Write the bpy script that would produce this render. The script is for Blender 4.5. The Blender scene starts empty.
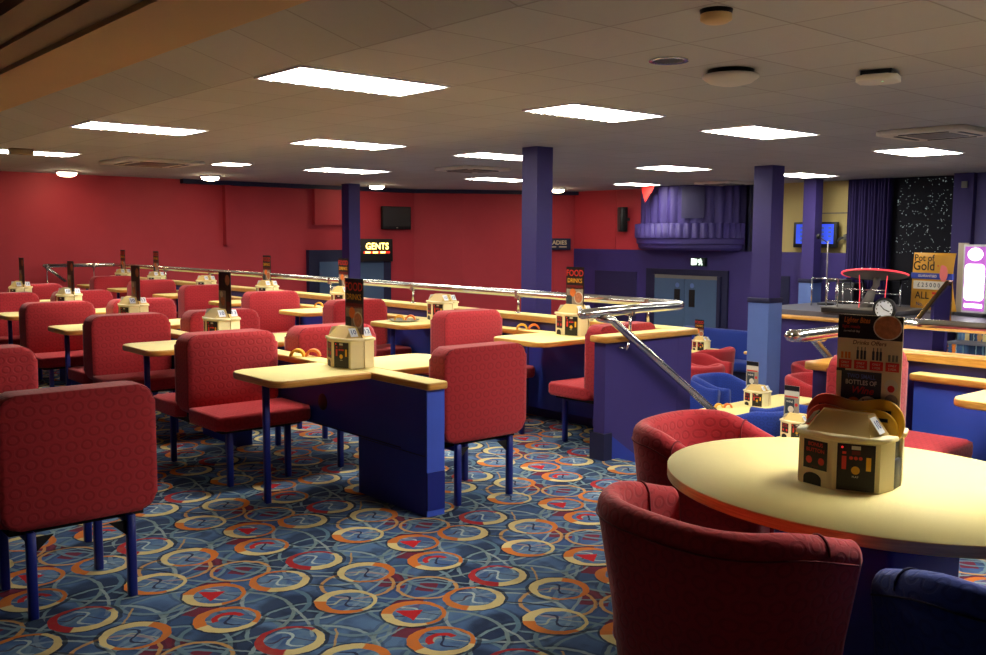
import bpy, bmesh, math, random
from mathutils import Vector, Matrix
random.seed(7)
PI = math.pi
COL = bpy.context.scene.collection
sc = bpy.context.scene
CEIL, LOW = 2.58, -1.2

# ------------------------------------------------------------------ colour / materials
def S(r, g, b):
    f = lambda c: (c/255/12.92) if c/255 <= .04045 else ((c/255+.055)/1.055)**2.4
    return (f(r), f(g), f(b), 1)

class NT:
    """small helper round a node tree"""
    def __init__(s, tree): s.t = tree; s.n = tree.nodes; s.l = tree.links
    def new(s, typ, **kw):
        n = s.n.new(typ)
        for k, v in kw.items(): setattr(n, k, v)
        return n
    def put(s, sock, v):
        if isinstance(v, bpy.types.NodeSocket): s.l.new(v, sock)
        else: sock.default_value = v
    def math(s, op, a, b=None, c=None, clamp=False):
        n = s.new('ShaderNodeMath', operation=op, use_clamp=clamp)
        s.put(n.inputs[0], a)
        if b is not None: s.put(n.inputs[1], b)
        if c is not None: s.put(n.inputs[2], c)
        return n.outputs[0]
    def mix(s, f, a, b):
        n = s.new('ShaderNodeMix', data_type='RGBA')
        s.put(n.inputs[0], f); s.put(n.inputs[6], a); s.put(n.inputs[7], b)
        return n.outputs[2]
    def noise(s, vec, scale, detail=2, rough=.5):
        n = s.new('ShaderNodeTexNoise'); s.put(n.inputs['Vector'], vec)
        n.inputs['Scale'].default_value = scale; n.inputs['Detail'].default_value = detail
        n.inputs['Roughness'].default_value = rough
        return n.outputs[0]
    def step(s, v, lo, hi):
        n = s.new('ShaderNodeMapRange', interpolation_type='SMOOTHSTEP')
        s.put(n.inputs[0], v); n.inputs[1].default_value = lo; n.inputs[2].default_value = hi
        return n.outputs[0]

def base_mat(name, rough=.6, metal=0, spec=.5):
    m = bpy.data.materials.new(name); m.use_nodes = True
    t = NT(m.node_tree); b = t.n['Principled BSDF']
    b.inputs['Roughness'].default_value = rough; b.inputs['Metallic'].default_value = metal
    b.inputs['Specular IOR Level'].default_value = spec
    return m, t, b

def plain(name, rgb, rough=.6, metal=0, var=.12, scale=6, spec=.4, bump=0):
    m, t, b = base_mat(name, rough, metal, spec)
    c = S(*rgb); tc = t.new('ShaderNodeTexCoord').outputs['Object']
    n = t.noise(tc, scale, 3)
    d = tuple(x*(1-var) for x in c[:3])+(1,); e = tuple(min(1, x*(1+var)) for x in c[:3])+(1,)
    t.put(b.inputs['Base Color'], t.mix(n, d, e))
    if bump:
        bp = t.new('ShaderNodeBump'); bp.inputs['Strength'].default_value = bump; bp.inputs['Distance'].default_value = .01
        t.put(bp.inputs['Height'], t.noise(tc, scale*8, 3)); t.put(b.inputs['Normal'], bp.outputs[0])
    return m

def glow(name, rgb, strength):
    m, t, b = base_mat(name, .5)
    b.inputs['Base Color'].default_value = S(*rgb)
    b.inputs['Emission Color'].default_value = S(*rgb); b.inputs['Emission Strength'].default_value = strength
    return m

def fabric(name, rgb, dark, cell=.062):
    """upholstery with a tone-on-tone ring pattern, laid out on box-projected UVs (metres)"""
    m, t, b = base_mat(name, .85, 0, .25)
    uv = t.new('ShaderNodeTexCoord').outputs['UV']
    sp = t.new('ShaderNodeSeparateXYZ'); t.put(sp.inputs[0], uv)
    row = t.math('FLOOR', t.math('DIVIDE', sp.outputs[1], cell*.87))
    off = t.math('MULTIPLY', t.math('MODULO', row, 2.0), .5)
    fx = t.math('SUBTRACT', t.math('FRACT', t.math('ADD', t.math('DIVIDE', sp.outputs[0], cell), off)), .5)
    fy = t.math('SUBTRACT', t.math('FRACT', t.math('DIVIDE', sp.outputs[1], cell*.87)), .5)
    d = t.math('SQRT', t.math('ADD', t.math('MULTIPLY', fx, fx), t.math('MULTIPLY', fy, fy)))
    ring = t.math('SUBTRACT', 1.0, t.step(t.math('ABSOLUTE', t.math('SUBTRACT', d, .33)), .03, .12))
    nz = t.noise(t.new('ShaderNodeTexCoord').outputs['Object'], 180, 2)
    col = t.mix(t.math('MULTIPLY', ring, .34), S(*rgb), S(*dark))
    col = t.mix(t.math('MULTIPLY', nz, .22), col, S(*dark))
    t.put(b.inputs['Base Color'], col)
    bp = t.new('ShaderNodeBump'); bp.inputs['Strength'].default_value = .22; bp.inputs['Distance'].default_value = .004
    t.put(bp.inputs['Height'], t.math('SUBTRACT', t.math('MULTIPLY', nz, .5), ring)); t.put(b.inputs['Normal'], bp.outputs[0])
    b.inputs['Sheen Weight'].default_value = .15
    return m

def wood(name, c1, c2, rough=.35, sx=3):
    m, t, b = base_mat(name, rough, 0, .5)
    tc = t.new('ShaderNodeTexCoord').outputs['Object']
    mp = t.new('ShaderNodeMapping'); mp.inputs['Scale'].default_value = (sx, sx, 60); t.put(mp.inputs[0], tc)
    n = t.noise(mp.outputs[0], 3, 4, .6)
    t.put(b.inputs['Base Color'], t.mix(t.step(n, .3, .7), S(*c1), S(*c2)))
    return m

M = {}
M['red'] = fabric('red_ring_upholstery', (172, 40, 48), (110, 18, 26))
M['blue_fab'] = fabric('blue_ring_upholstery', (34, 60, 150), (16, 30, 90))
M['piping'] = plain('dark_red_piping', (112, 18, 28), .8)
M['piping_blue'] = plain('dark_blue_piping', (16, 26, 76), .8)
M['underside'] = plain('black_seat_underside', (16, 12, 14), .8)
M['frame_blue'] = plain('gloss_navy_steel', (20, 34, 122), .4, 0, .08)
M['panel_navy'] = plain('navy_painted_panel', (36, 54, 146), .55, 0, .12)
M['panel_lit'] = plain('blue_panel_lit_copy', (58, 86, 196), .55, 0, .1)  # same panel blue as above, lightened for the faces that catch light
M['purple'] = plain('purple_painted_wall', (50, 39, 104), .6, 0, .1, 3)
M['purple_dark'] = plain('dark_purple_paint', (32, 26, 72), .65, 0, .12, 3)
M['navy_dark'] = plain('dark_navy_paint', (18, 20, 58), .6)
M['plinth'] = plain('pale_blue_paint', (90, 115, 178), .5, 0, .06)
M['laminate'] = plain('cream_laminate_top', (242, 224, 146), .6, 0, .03, 10, .3)
M['wood'] = wood('honey_wood_edge', (222, 166, 78), (196, 132, 52))
M['wood_rim_lit'] = wood('honey_rim_lit_copy', (250, 204, 112), (226, 172, 84))  # honey wood brightened in colour, as little light reaches the rim
M['chrome'] = plain('polished_steel_tube', (226, 226, 224), .2, 1, .03)
M['brass'] = plain('warm_brass_rail', (196, 160, 92), .25, 1, .05)
M['black'] = plain('black_plastic', (14, 14, 16), .45)
M['grey'] = plain('grey_plastic', (110, 106, 100), .5)
M['dark_grey'] = plain('dark_grey_metal', (52, 52, 56), .5)
M['cream_pl'] = plain('cream_plastic_case', (248, 234, 184), .45, 0, .05)
M['tan_pl'] = plain('tan_plastic_roof', (216, 184, 110), .5, 0, .05)
M['white'] = plain('white_card', (236, 238, 240), .5, 0, .02)
M['ink_blue'] = plain('blue_ink', (30, 70, 140), .6)
M['led_red'] = glow('red_lit_lamp', (255, 50, 50), 1.2)
M['red_print'] = plain('red_print', (214, 50, 46), .5)
M['dk_red_print'] = plain('dark_red_print', (96, 22, 24), .5)
M['yellow_print'] = plain('yellow_print', (236, 176, 46), .5)
M['orange_print'] = plain('orange_print', (226, 120, 50), .5)
M['menu_black'] = plain('black_menu_print', (24, 20, 20), .35)
M['menu_cream'] = plain('kraft_menu_print', (224, 202, 162), .45, 0, .06)
M['menu_slate'] = plain('slate_menu_print', (44, 56, 66), .45)
M['menu_grey'] = plain('grey_photo_print', (150, 138, 124), .4, 0, .4, 40)
M['menu_food'] = plain('warm_photo_print', (186, 120, 84), .4, 0, .6, 60)
M['gold'] = plain('gold_banner_print', (214, 156, 44), .5, 0, .08)
M['pale'] = plain('off_white_paint', (214, 206, 188), .6, 0, .04)
M['beige_pl'] = plain('beige_plastic', (206, 176, 122), .5)
M['tv_blue'] = glow('blue_lit_screen', (40, 70, 210), .9)
M['exit_white'] = glow('lit_exit_sign_face', (235, 255, 240), 2.2)
M['exit_green'] = plain('dark_green_sign', (16, 40, 34), .5)
M['sign_glow'] = glow('warm_lit_lettering', (255, 226, 120), 5)
M['sign_red'] = glow('red_lit_strip', (230, 40, 20), 1.2)
M['ltbox'] = glow('white_lit_panel', (255, 250, 255), 6)
M['ltbox_edge'] = glow('lilac_lit_edge', (176, 96, 190), .8)
M['star'] = glow('tiny_star_bulb', (200, 220, 220), .8)
M['neon'] = glow('pink_neon_edge', (255, 70, 84), .9)
M['lamp_on'] = glow('warm_bulkhead_glass', (255, 232, 190), 38)
M['tube_hot'] = glow('strong_fluorescent_diffuser', (255, 250, 238), 44)
M['tube'] = glow('fluorescent_diffuser', (255, 250, 238), 27)
M['wood_leg'] = wood('beech_leg', (190, 150, 96), (150, 110, 60), .5)
M['glass'] = plain('clear_plastic_dish', (170, 168, 150), .15, 0, .05, 6, .8)
M['door_blue'] = plain('blue_grey_door_paint', (64, 88, 120), .5, 0, .05)
M['cream_wall'] = plain('cream_wall_paint', (196, 178, 116), .7, 0, .05, 3)
M['lilac_wall'] = plain('lilac_wall_paint', (96, 90, 150), .7, 0, .05)
M['beam'] = plain('buff_beam_paint', (212, 178, 128), .75, 0, .05, 2)
M['beam_dark'] = plain('brown_beam_paint', (156, 130, 100), .75, 0, .05, 2)
M['stage_grey'] = plain('grey_stage_vinyl', (88, 88, 100), .5)
M['star_cloth'] = plain('black_star_cloth', (8, 8, 20), .95)
M['curtain'] = plain('violet_stage_drape', (42, 30, 86), .8)
M['pink_print'] = plain('pink_print', (226, 116, 110), .5)

# red painted wall, a bit uneven
def wall_red():
    m, t, b = base_mat('red_painted_wall', .6, 0, .35)
    tc = t.new('ShaderNodeTexCoord').outputs['Object']
    n = t.noise(tc, .9, 4, .6); n2 = t.noise(tc, 40, 2)
    c = t.mix(n, S(160, 40, 52), S(192, 56, 68)); c = t.mix(t.math('MULTIPLY', n2, .15), c, S(124, 28, 38))
    t.put(b.inputs['Base Color'], c)
    return m
M['wall_red'] = wall_red()

def ceil_mat():
    """suspended ceiling: 0.605 x 0.635 m tiles with thin grid lines"""
    m, t, b = base_mat('mineral_ceiling_tile', .9, 0, .2)
    tc = t.new('ShaderNodeTexCoord').outputs['Object']
    sp = t.new('ShaderNodeSeparateXYZ'); t.put(sp.inputs[0], tc)
    def line(v, o, p, w):
        f = t.math('FRACT', t.math('ADD', t.math('DIVIDE', t.math('SUBTRACT', v, o), p), .5))
        return t.math('SUBTRACT', 1.0, t.step(t.math('MULTIPLY', t.math('ABSOLUTE', t.math('SUBTRACT', f, .5)), p), w*.4, w))
    g = t.math('MAXIMUM', line(sp.outputs[0], 2.953, .603, .009), line(sp.outputs[1], 4.515, .635, .009))
    tx = t.math('FLOOR', t.math('DIVIDE', t.math('SUBTRACT', sp.outputs[0], 2.953), .603))
    ty = t.math('FLOOR', t.math('DIVIDE', t.math('SUBTRACT', sp.outputs[1], 4.515), .635))
    cb = t.new('ShaderNodeCombineXYZ'); t.put(cb.inputs[0], tx); t.put(cb.inputs[1], ty)
    wn = t.new('ShaderNodeTexWhiteNoise'); t.put(wn.inputs[0], cb.outputs[0])
    n = t.noise(tc, 30, 3)
    c = t.mix(wn.outputs[0], S(180, 180, 175), S(188, 188, 183))
    c = t.mix(t.math('MULTIPLY', n, .2), c, S(160, 160, 156))
    c = t.mix(t.math('MULTIPLY', g, .45), c, S(112, 104, 94))
    t.put(b.inputs['Base Color'], c)
    bp = t.new('ShaderNodeBump'); bp.inputs['Strength'].default_value = .25; bp.inputs['Distance'].default_value = .005
    t.put(bp.inputs['Height'], t.math('SUBTRACT', t.math('MULTIPLY', n, .3), g)); t.put(b.inputs['Normal'], bp.outputs[0])
    return m
M['ceiling'] = ceil_mat()

def carpet():
    """patterned carpet: lattice of bicoloured rings, loose grey-blue arcs, maroon hatches on mottled blue"""
    A, Bx, By = 1.465, .538, .74
    g = bpy.data.node_groups.new('lattice_delta', 'ShaderNodeTree')
    I = g.interface
    for nm in ('X', 'Y', 'CX', 'CY'): I.new_socket(nm, in_out='INPUT', socket_type='NodeSocketFloat')
    for nm in ('DX', 'DY', 'D', 'Angle'): I.new_socket(nm, in_out='OUTPUT', socket_type='NodeSocketFloat')
    q = NT(g); gi = q.new('NodeGroupInput'); go = q.new('NodeGroupOutput')
    dx = q.math('SUBTRACT', gi.outputs[0], gi.outputs[2]); dy = q.math('SUBTRACT', gi.outputs[1], gi.outputs[3])
    i = q.math('ROUND', q.math('DIVIDE', dx, Bx))
    dx = q.math('SUBTRACT', dx, q.math('MULTIPLY', i, Bx)); dy = q.math('SUBTRACT', dy, q.math('MULTIPLY', i, By))
    dy = q.math('SUBTRACT', dy, q.math('MULTIPLY', q.math('ROUND', q.math('DIVIDE', dy, A)), A))
    d = q.math('SQRT', q.math('ADD', q.math('MULTIPLY', dx, dx), q.math('MULTIPLY', dy, dy)))
    an = q.math('ARCTAN2', dy, dx)
    for k, v in enumerate((dx, dy, d, an)): q.put(go.inputs[k], v)
    m, t, b = base_mat('swirl_ring_carpet', .95, 0, .1)
    tc = t.new('ShaderNodeTexCoord').outputs['Object']
    wob = t.new('ShaderNodeTexNoise'); t.put(wob.inputs['Vector'], tc); wob.inputs['Scale'].default_value = 24
    vs = t.new('ShaderNodeVectorMath', operation='MULTIPLY_ADD'); t.put(vs.inputs[0], wob.outputs['Color'])
    vs.inputs[1].default_value = (.016, .016, 0); t.put(vs.inputs[2], tc)
    sp = t.new('ShaderNodeSeparateXYZ'); t.put(sp.inputs[0], vs.outputs[0])
    X, Y = sp.outputs[0], sp.outputs[1]
    def delta(cx, cy):
        n = t.new('ShaderNodeGroup'); n.node_tree = g
        t.put(n.inputs[0], X); t.put(n.inputs[1], Y); n.inputs[2].default_value = cx; n.inputs[3].default_value = cy
        return n.outputs
    def band(d, r, w, soft=.003):
        return t.math('SUBTRACT', 1.0, t.step(t.math('ABSOLUTE', t.math('SUBTRACT', d, r)), w, w+soft))
    def disc(d, r, soft=.006): return t.math('SUBTRACT', 1.0, t.step(d, r, r+soft))
    n1 = t.noise(tc, 3.2, 3); n2 = t.noise(tc, 9, 3); n3 = t.noise(tc, 220, 2)
    c = t.mix(t.step(n1, .38, .62), S(56, 82, 122), S(86, 118, 160))
    c = t.mix(t.math('MULTIPLY', t.step(n2, .5, .68), .55), c, S(32, 44, 66))
    # dark and maroon patches
    for cx, cy, r, colr in ((2.10, 4.02, .16, (24, 34, 62)), (2.36, 3.30, .15, (60, 88, 140)), (2.45, 4.20, .13, (28, 38, 66))):
        o = delta(cx, cy); c = t.mix(t.math('MULTIPLY', disc(o[2], r, .05), .75), c, S(*colr))
    for cx, cy, w, h in ((2.42, 3.45, .085, .06), (2.30, 3.20, .06, .06), (2.14, 4.42, .06, .06), (2.48, 3.30, .05, .04)):
        o = delta(cx, cy)
        u = t.math('ABSOLUTE', t.math('ADD', t.math('MULTIPLY', o[0], .8), t.math('MULTIPLY', o[1], .6)))
        v = t.math('ABSOLUTE', t.math('SUBTRACT', t.math('MULTIPLY', o[1], .8), t.math('MULTIPLY', o[0], .6)))
        k = t.math('MULTIPLY', t.math('LESS_THAN', u, w), t.math('LESS_THAN', v, h))
        c = t.mix(t.math('MULTIPLY', k, .9), c, S(112, 26, 40))
    # loose thin arcs
    arcs = ((2.20, 3.55, .30, (104, 134, 148), .007), (2.42, 3.95, .28, (120, 146, 154), .006), (2.05, 4.40, .30, (110, 138, 150), .006), (2.36, 3.16, .24, (98, 128, 146), .008), (2.30, 3.78, .235, (140, 160, 164), .008), (2.12, 4.10, .20, (96, 126, 142), .009), (2.44, 3.42, .21, (112, 140, 150), .008),
            (2.00, 3.55, .255, (146, 164, 166), .007), (2.38, 4.32, .18, (88, 118, 138), .010), (2.20, 4.30, .26, (120, 140, 140), .007),
            (2.06, 3.20, .17, (104, 132, 146), .009), (2.26, 3.52, .16, (196, 146, 84), .007), (1.94, 4.02, .13, (200, 150, 84), .007))
    for cx, cy, r, colr, w in arcs:
        o = delta(cx, cy)
        c = t.mix(t.math('MULTIPLY', band(o[2], r+.016, .006), .3), c, S(22, 28, 44))
        c = t.mix(t.math('MULTIPLY', band(o[2], r, w), .9), c, S(*colr))
    for cx, cy, ang, ln, w, colr in ((2.30, 3.45, .5, .17, .007, (138, 158, 162)), (2.10, 3.95, -.9, .19, .006, (128, 150, 158)), (2.42, 4.05, 1.3, .16, .007, (146, 162, 162)),
                                    (2.05, 4.45, .15, .15, .006, (132, 154, 160)), (2.20, 3.20, -.35, .18, .006, (140, 160, 164)), (2.40, 3.80, .9, .13, .005, (190, 150, 92)), (2.15, 3.60, 2.2, .16, .007, (28, 34, 52))):
        o = delta(cx, cy); ca_, sa_ = math.cos(ang), math.sin(ang)
        u = t.math('ADD', t.math('MULTIPLY', o[0], ca_), t.math('MULTIPLY', o[1], sa_))
        v = t.math('SUBTRACT', t.math('MULTIPLY', o[1], ca_), t.math('MULTIPLY', o[0], sa_))
        v = t.math('SUBTRACT', v, t.math('MULTIPLY', t.math('MULTIPLY', u, u), .8))
        k = t.math('MULTIPLY', t.math('LESS_THAN', t.math('ABSOLUTE', u), ln), t.math('LESS_THAN', t.math('ABSOLUTE', v), w))
        c = t.mix(t.math('MULTIPLY', k, .85), c, S(*colr))
    OR, CR, RD = (206, 116, 46), (214, 196, 136), (168, 38, 44)
    rings = ((2.264, 4.555, OR, CR, -1.9, .55), (2.189, 4.275, OR, CR, 3.6, .5), (2.281, 3.936, RD, CR, 2.6, .35),
             (2.375, 3.626, OR, CR, -.6, .1), (2.019, 3.794, OR, CR, 2.4, -.05), (2.121, 3.383, CR, OR, -2.0, .45))
    for j, (cx, cy, ca, cb, ph, th) in enumerate(rings):
        o = delta(cx, cy)
        c = t.mix(t.math('MULTIPLY', disc(o[2], .095), .55), c, t.mix(t.step(n2, .4, .6), S(70, 104, 158), S(110, 144, 178)))
        s2 = t.math('ABSOLUTE', t.math('SUBTRACT', t.math('ADD', o[1], t.math('MULTIPLY', o[0], .6)), t.math('MULTIPLY', t.math('COSINE', t.math('MULTIPLY', o[0], 46.0)), .03)))
        c = t.mix(t.math('MULTIPLY', t.math('MULTIPLY', t.math('LESS_THAN', s2, .006), disc(o[2], .095)), .8), c, S(*((170, 176, 150) if j % 2 else (60, 44, 66))))
        s1 = t.math('ABSOLUTE', t.math('SUBTRACT', o[0], t.math('MULTIPLY', t.math('SINE', t.math('MULTIPLY', o[1], 40.0)), .03)))
        sc1 = t.math('MULTIPLY', t.math('LESS_THAN', s1, .007), disc(o[2], .085))
        c = t.mix(sc1, c, S(*((40, 50, 80) if j % 2 else (170, 190, 190))))
        if j in (0,):
            k = t.math('MULTIPLY', t.math('MULTIPLY', t.math('GREATER_THAN', o[0], -.05), t.math('LESS_THAN', t.math('ABSOLUTE', t.math('SUBTRACT', o[1], .01)), t.math('SUBTRACT', .032, t.math('MULTIPLY', o[0], .7)))), disc(o[2], .08))
            c = t.mix(k, c, S(190, 32, 40))
        if j == 1:
            k = t.math('MULTIPLY', band(o[2], .055, .012), t.math('GREATER_THAN', o[1], .0)); c = t.mix(k, c, S(186, 40, 40))
        c = t.mix(t.math('MULTIPLY', t.math('MULTIPLY', band(o[2], .142, .007), t.step(t.math('SINE', t.math('ADD', o[3], ph)), -.3, .3)), .75), c, S(24, 24, 34))
        side = t.step(t.math('SINE', t.math('ADD', o[3], ph)), th-.03, th+.03)
        rc = t.mix(side, S(*ca), S(*cb))
        rc = t.mix(t.math('MULTIPLY', t.step(n2, .45, .75), .35), rc, S(150, 110, 70))
        w = t.math('ADD', .0165, t.math('MULTIPLY', t.math('SINE', t.math('ADD', o[3], ph+1.2)), .008))
        bd = t.math('SUBTRACT', 1.0, t.math('GREATER_THAN', t.math('ABSOLUTE', t.math('SUBTRACT', o[2], .117)), w))
        c = t.mix(bd, c, rc)
    c = t.mix(t.math('MULTIPLY', n3, .35), c, S(20, 24, 34))
    t.put(b.inputs['Base Color'], c)
    bp = t.new('ShaderNodeBump'); bp.inputs['Strength'].default_value = .3; bp.inputs['Distance'].default_value = .004
    t.put(bp.inputs['Height'], n3); t.put(b.inputs['Normal'], bp.outputs[0])
    return m
M['carpet'] = carpet()

def paddle_mat():
    m, t, b = base_mat('red_to_yellow_plastic', .35, 0, .5)
    tc = t.new('ShaderNodeTexCoord').outputs['Object']
    sp = t.new('ShaderNodeSeparateXYZ'); t.put(sp.inputs[0], tc)
    f = t.step(sp.outputs[1], -.05, .09)
    t.put(b.inputs['Base Color'], t.mix(f, S(236, 180, 40), S(196, 62, 34)))
    return m
M['paddle'] = paddle_mat()

# ------------------------------------------------------------------ mesh building
_tc = {}
def text_geo(s, shear=0):
    k = (s, shear)
    if k not in _tc:
        cu = bpy.data.curves.new('t', 'FONT'); cu.body = s; cu.size = 1; cu.align_x = 'CENTER'; cu.align_y = 'CENTER'
        cu.shear = shear; cu.offset = .012; cu.resolution_u = 3
        o = bpy.data.objects.new('t', cu); COL.objects.link(o)
        dg = bpy.context.evaluated_depsgraph_get(); dg.update()
        me = bpy.data.meshes.new_from_object(o.evaluated_get(dg))
        _tc[k] = ([tuple(v.co) for v in me.vertices], [tuple(p.vertices) for p in me.polygons])
        bpy.data.objects.remove(o); bpy.data.curves.remove(cu); bpy.data.meshes.remove(me)
    return _tc[k]

class MB:
    def __init__(s): s.bm = bmesh.new(); s.mats = []
    def mi(s, m):
        m = M[m] if isinstance(m, str) else m
        if m not in s.mats: s.mats.append(m)
        return s.mats.index(m)
    def add(s, verts, faces, m, smooth=False):
        k = s.mi(m); vs = [s.bm.verts.new(v) for v in verts]; out = []
        for f in faces:
            try:
                fc = s.bm.faces.new([vs[i] for i in f]); fc.material_index = k; fc.smooth = smooth; out.append(fc)
            except ValueError: pass
        return vs, out
    def box(s, x0, x1, y0, y1, z0, z1, m, bev=0, seg=2, mat=None, top=None):
        t = bmesh.new()
        r = bmesh.ops.create_cube(t, size=1)
        for v in t.verts: v.co = Vector(((x0+x1)/2+v.co.x*(x1-x0), (y0+y1)/2+v.co.y*(y1-y0), (z0+z1)/2+v.co.z*(z1-z0)))
        if bev: bmesh.ops.bevel(t, geom=t.edges[:], offset=bev, segments=seg, affect='EDGES', profile=.5)
        return s.merge(t, m, mat, bev > 0, top)
    def merge(s, t, m, mat=None, smooth=False, top=None):
        k = s.mi(m); kt = s.mi(top) if top else k
        t.normal_update()
        vs = {}
        for v in t.verts: vs[v] = s.bm.verts.new(mat @ v.co if mat else v.co)
        for f in t.faces:
            nf = s.bm.faces.new([vs[v] for v in f.verts])
            nf.material_index = kt if f.normal.z > .9 else k; nf.smooth = smooth
        t.free()
        return s
    def prism(s, pts, z0, z1, m, bev=0, seg=2, mat=None, top=None, smooth=True):
        """polygon (counter-clockwise x,y) pulled from z0 to z1"""
        t = bmesh.new(); n = len(pts)
        a = [t.verts.new((p[0], p[1], z0)) for p in pts]; b = [t.verts.new((p[0], p[1], z1)) for p in pts]
        t.faces.new(a[::-1]); t.faces.new(b)
        for i in range(n): t.faces.new((a[i], a[(i+1) % n], b[(i+1) % n], b[i]))
        if bev:
            ed = [e for e in t.edges if abs(e.verts[0].co.z-e.verts[1].co.z) < 1e-6]
            bmesh.ops.bevel(t, geom=ed, offset=bev, segments=seg, affect='EDGES', profile=.5)
        return s.merge(t, m, mat, smooth and bev > 0, top)
    def tube(s, path, r, m, n=10, cap=True, smooth=True):
        path = [Vector(p) for p in path]; rings = []
        for i, p in enumerate(path):
            d = (path[min(i+1, len(path)-1)]-path[max(i-1, 0)]).normalized()
            if 0 < i < len(path)-1:
                a = (p-path[i-1]).normalized(); b2 = (path[i+1]-p).normalized(); d = (a+b2).normalized() if (a+b2).length > .01 else a
            up = Vector((0, 0, 1)) if abs(d.z) < .95 else Vector((1, 0, 0))
            x = d.cross(up).normalized(); y = x.cross(d)
            rr = r[i] if isinstance(r, (list, tuple)) else r
            rings.append([p+(x*math.cos(2*PI*k/n)+y*math.sin(2*PI*k/n))*rr for k in range(n)])
        vs = [v for q in rings for v in q]; fs = []
        for i in range(len(rings)-1):
            for k in range(n): fs.append((i*n+k, i*n+(k+1) % n, (i+1)*n+(k+1) % n, (i+1)*n+k))
        if cap: fs += [tuple(range(n)), tuple(range((len(rings)-1)*n, len(rings)*n))[::-1]]
        s.add(vs, fs, m, smooth); return s
    def lathe(s, prof, m, c=(0, 0, 0), n=24, smooth=True, a0=0, a1=2*PI, ry=1):
        vs, fs = [], []; full = abs(a1-a0-2*PI) < 1e-6; cols = n if full else n+1
        for r, z in prof:
            for k in range(cols):
                a = a0+(a1-a0)*k/n; vs.append((c[0]+r*math.cos(a), c[1]+r*ry*math.sin(a), c[2]+z))
        for i in range(len(prof)-1):
            for k in range(n):
                k2 = (k+1) % cols
                fs.append((i*cols+k, i*cols+k2, (i+1)*cols+k2, (i+1)*cols+k))
        s.add(vs, fs, m, smooth); return s
    def quad(s, p, m): s.add(p, [tuple(range(len(p)))], m); return s
    def text(s, body, size, o, ux, uy, m, shear=0, wide=1):
        v, f = text_geo(body, shear); o, ux, uy = Vector(o), Vector(ux).normalized(), Vector(uy).normalized()
        s.add([o+ux*(p[0]*size*wide)+uy*(p[1]*size) for p in v], f, m); return s
    def disc(s, o, r, ux, uy, m, n=16, ry=None):
        o, ux, uy = Vector(o), Vector(ux).normalized(), Vector(uy).normalized()
        s.quad([o+ux*(r*math.cos(2*PI*k/n))+uy*((ry or r)*math.sin(2*PI*k/n)) for k in range(n)], m); return s
    def build(s, name, parent=None, normals=True):
        if normals: bmesh.ops.recalc_face_normals(s.bm, faces=s.bm.faces[:])
        me = bpy.data.meshes.new(name); s.bm.to_mesh(me); s.bm.free()
        for m in s.mats: me.materials.append(m)
        uv = me.uv_layers.new(name='UVMap').data
        for p in me.polygons:
            n = p.normal; ax = max(range(3), key=lambda i: abs(n[i]))
            i, j = ((1, 2), (0, 2), (0, 1))[ax]
            for li in p.loop_indices:
                co = me.vertices[me.loops[li].vertex_index].co; uv[li].uv = (co[i]+5, co[j]+5)
        o = bpy.data.objects.new(name, me); COL.objects.link(o)
        if parent: o.parent = parent
        return o

def tag(o, label, cat, group=None):
    o['label'] = label; o['category'] = cat
    if group: o['group'] = group
    return o
def thing(name, label, cat, loc=(0, 0, 0), rz=0, group=None):
    o = bpy.data.objects.new(name, None); COL.objects.link(o); o.location = loc; o.rotation_euler = (0, 0, rz)
    o.empty_display_size = .1
    return tag(o, label, cat, group)
KIDS = {}
def kids(o): return [c for c in bpy.data.objects if c.parent == o]
def dup(root, loc, rz, label, group=None):
    if root not in KIDS: KIDS[root] = [(c, kids(c)) for c in kids(root)]
    r = root.copy(); COL.objects.link(r); r.location = loc; r.rotation_euler = (0, 0, rz); r['label'] = label
    if group: r['group'] = group
    for ch, sub in KIDS[root]:
        c = ch.copy(); COL.objects.link(c); c.parent = r
        for g in sub:
            d = g.copy(); COL.objects.link(d); d.parent = c
    return r
def struct(o): o['kind'] = 'structure'; return o
ORD = ['first', 'second', 'third', 'fourth', 'fifth', 'sixth', 'seventh', 'eighth']
def rrect(x0, x1, y0, y1, r, n=5, corners=(1, 1, 1, 1)):
    """ccw rounded rectangle; corners = (x1y1, x0y1, x0y0, x1y0)"""
    out = []
    for k, (cx, cy, a, px, py) in enumerate(((x1-r, y1-r, 0, x1, y1), (x0+r, y1-r, PI/2, x0, y1), (x0+r, y0+r, PI, x0, y0), (x1-r, y0+r, 1.5*PI, x1, y0))):
        if corners[k]: out += [(cx+r*math.cos(a+PI/2*i/n), cy+r*math.sin(a+PI/2*i/n)) for i in range(n+1)]
        else: out.append((px, py))
    return out

# ------------------------------------------------------------------ camera
F = 952.2; yaw, pit, rol = (math.radians(v) for v in (49.0865, -5.4247, .2962))
w_ = Vector((math.cos(yaw)*math.cos(pit), math.sin(yaw)*math.cos(pit), math.sin(pit)))
rt = w_.cross(Vector((0, 0, 1))).normalized(); up = rt.cross(w_)
r_ = rt*math.cos(rol)+up*math.sin(rol); u_ = -rt*math.sin(rol)+up*math.cos(rol)
cam = bpy.data.cameras.new('camera'); co = bpy.data.objects.new('camera', cam); COL.objects.link(co)
cam.sensor_fit = 'HORIZONTAL'; cam.sensor_width = 36; cam.lens = F/986*36; cam.clip_start = .05
co.matrix_world = Matrix(((r_.x, u_.x, -w_.x, 0), (r_.y, u_.y, -w_.y, 0), (r_.z, u_.z, -w_.z, 1.55), (0, 0, 0, 1)))
sc.camera = co

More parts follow.
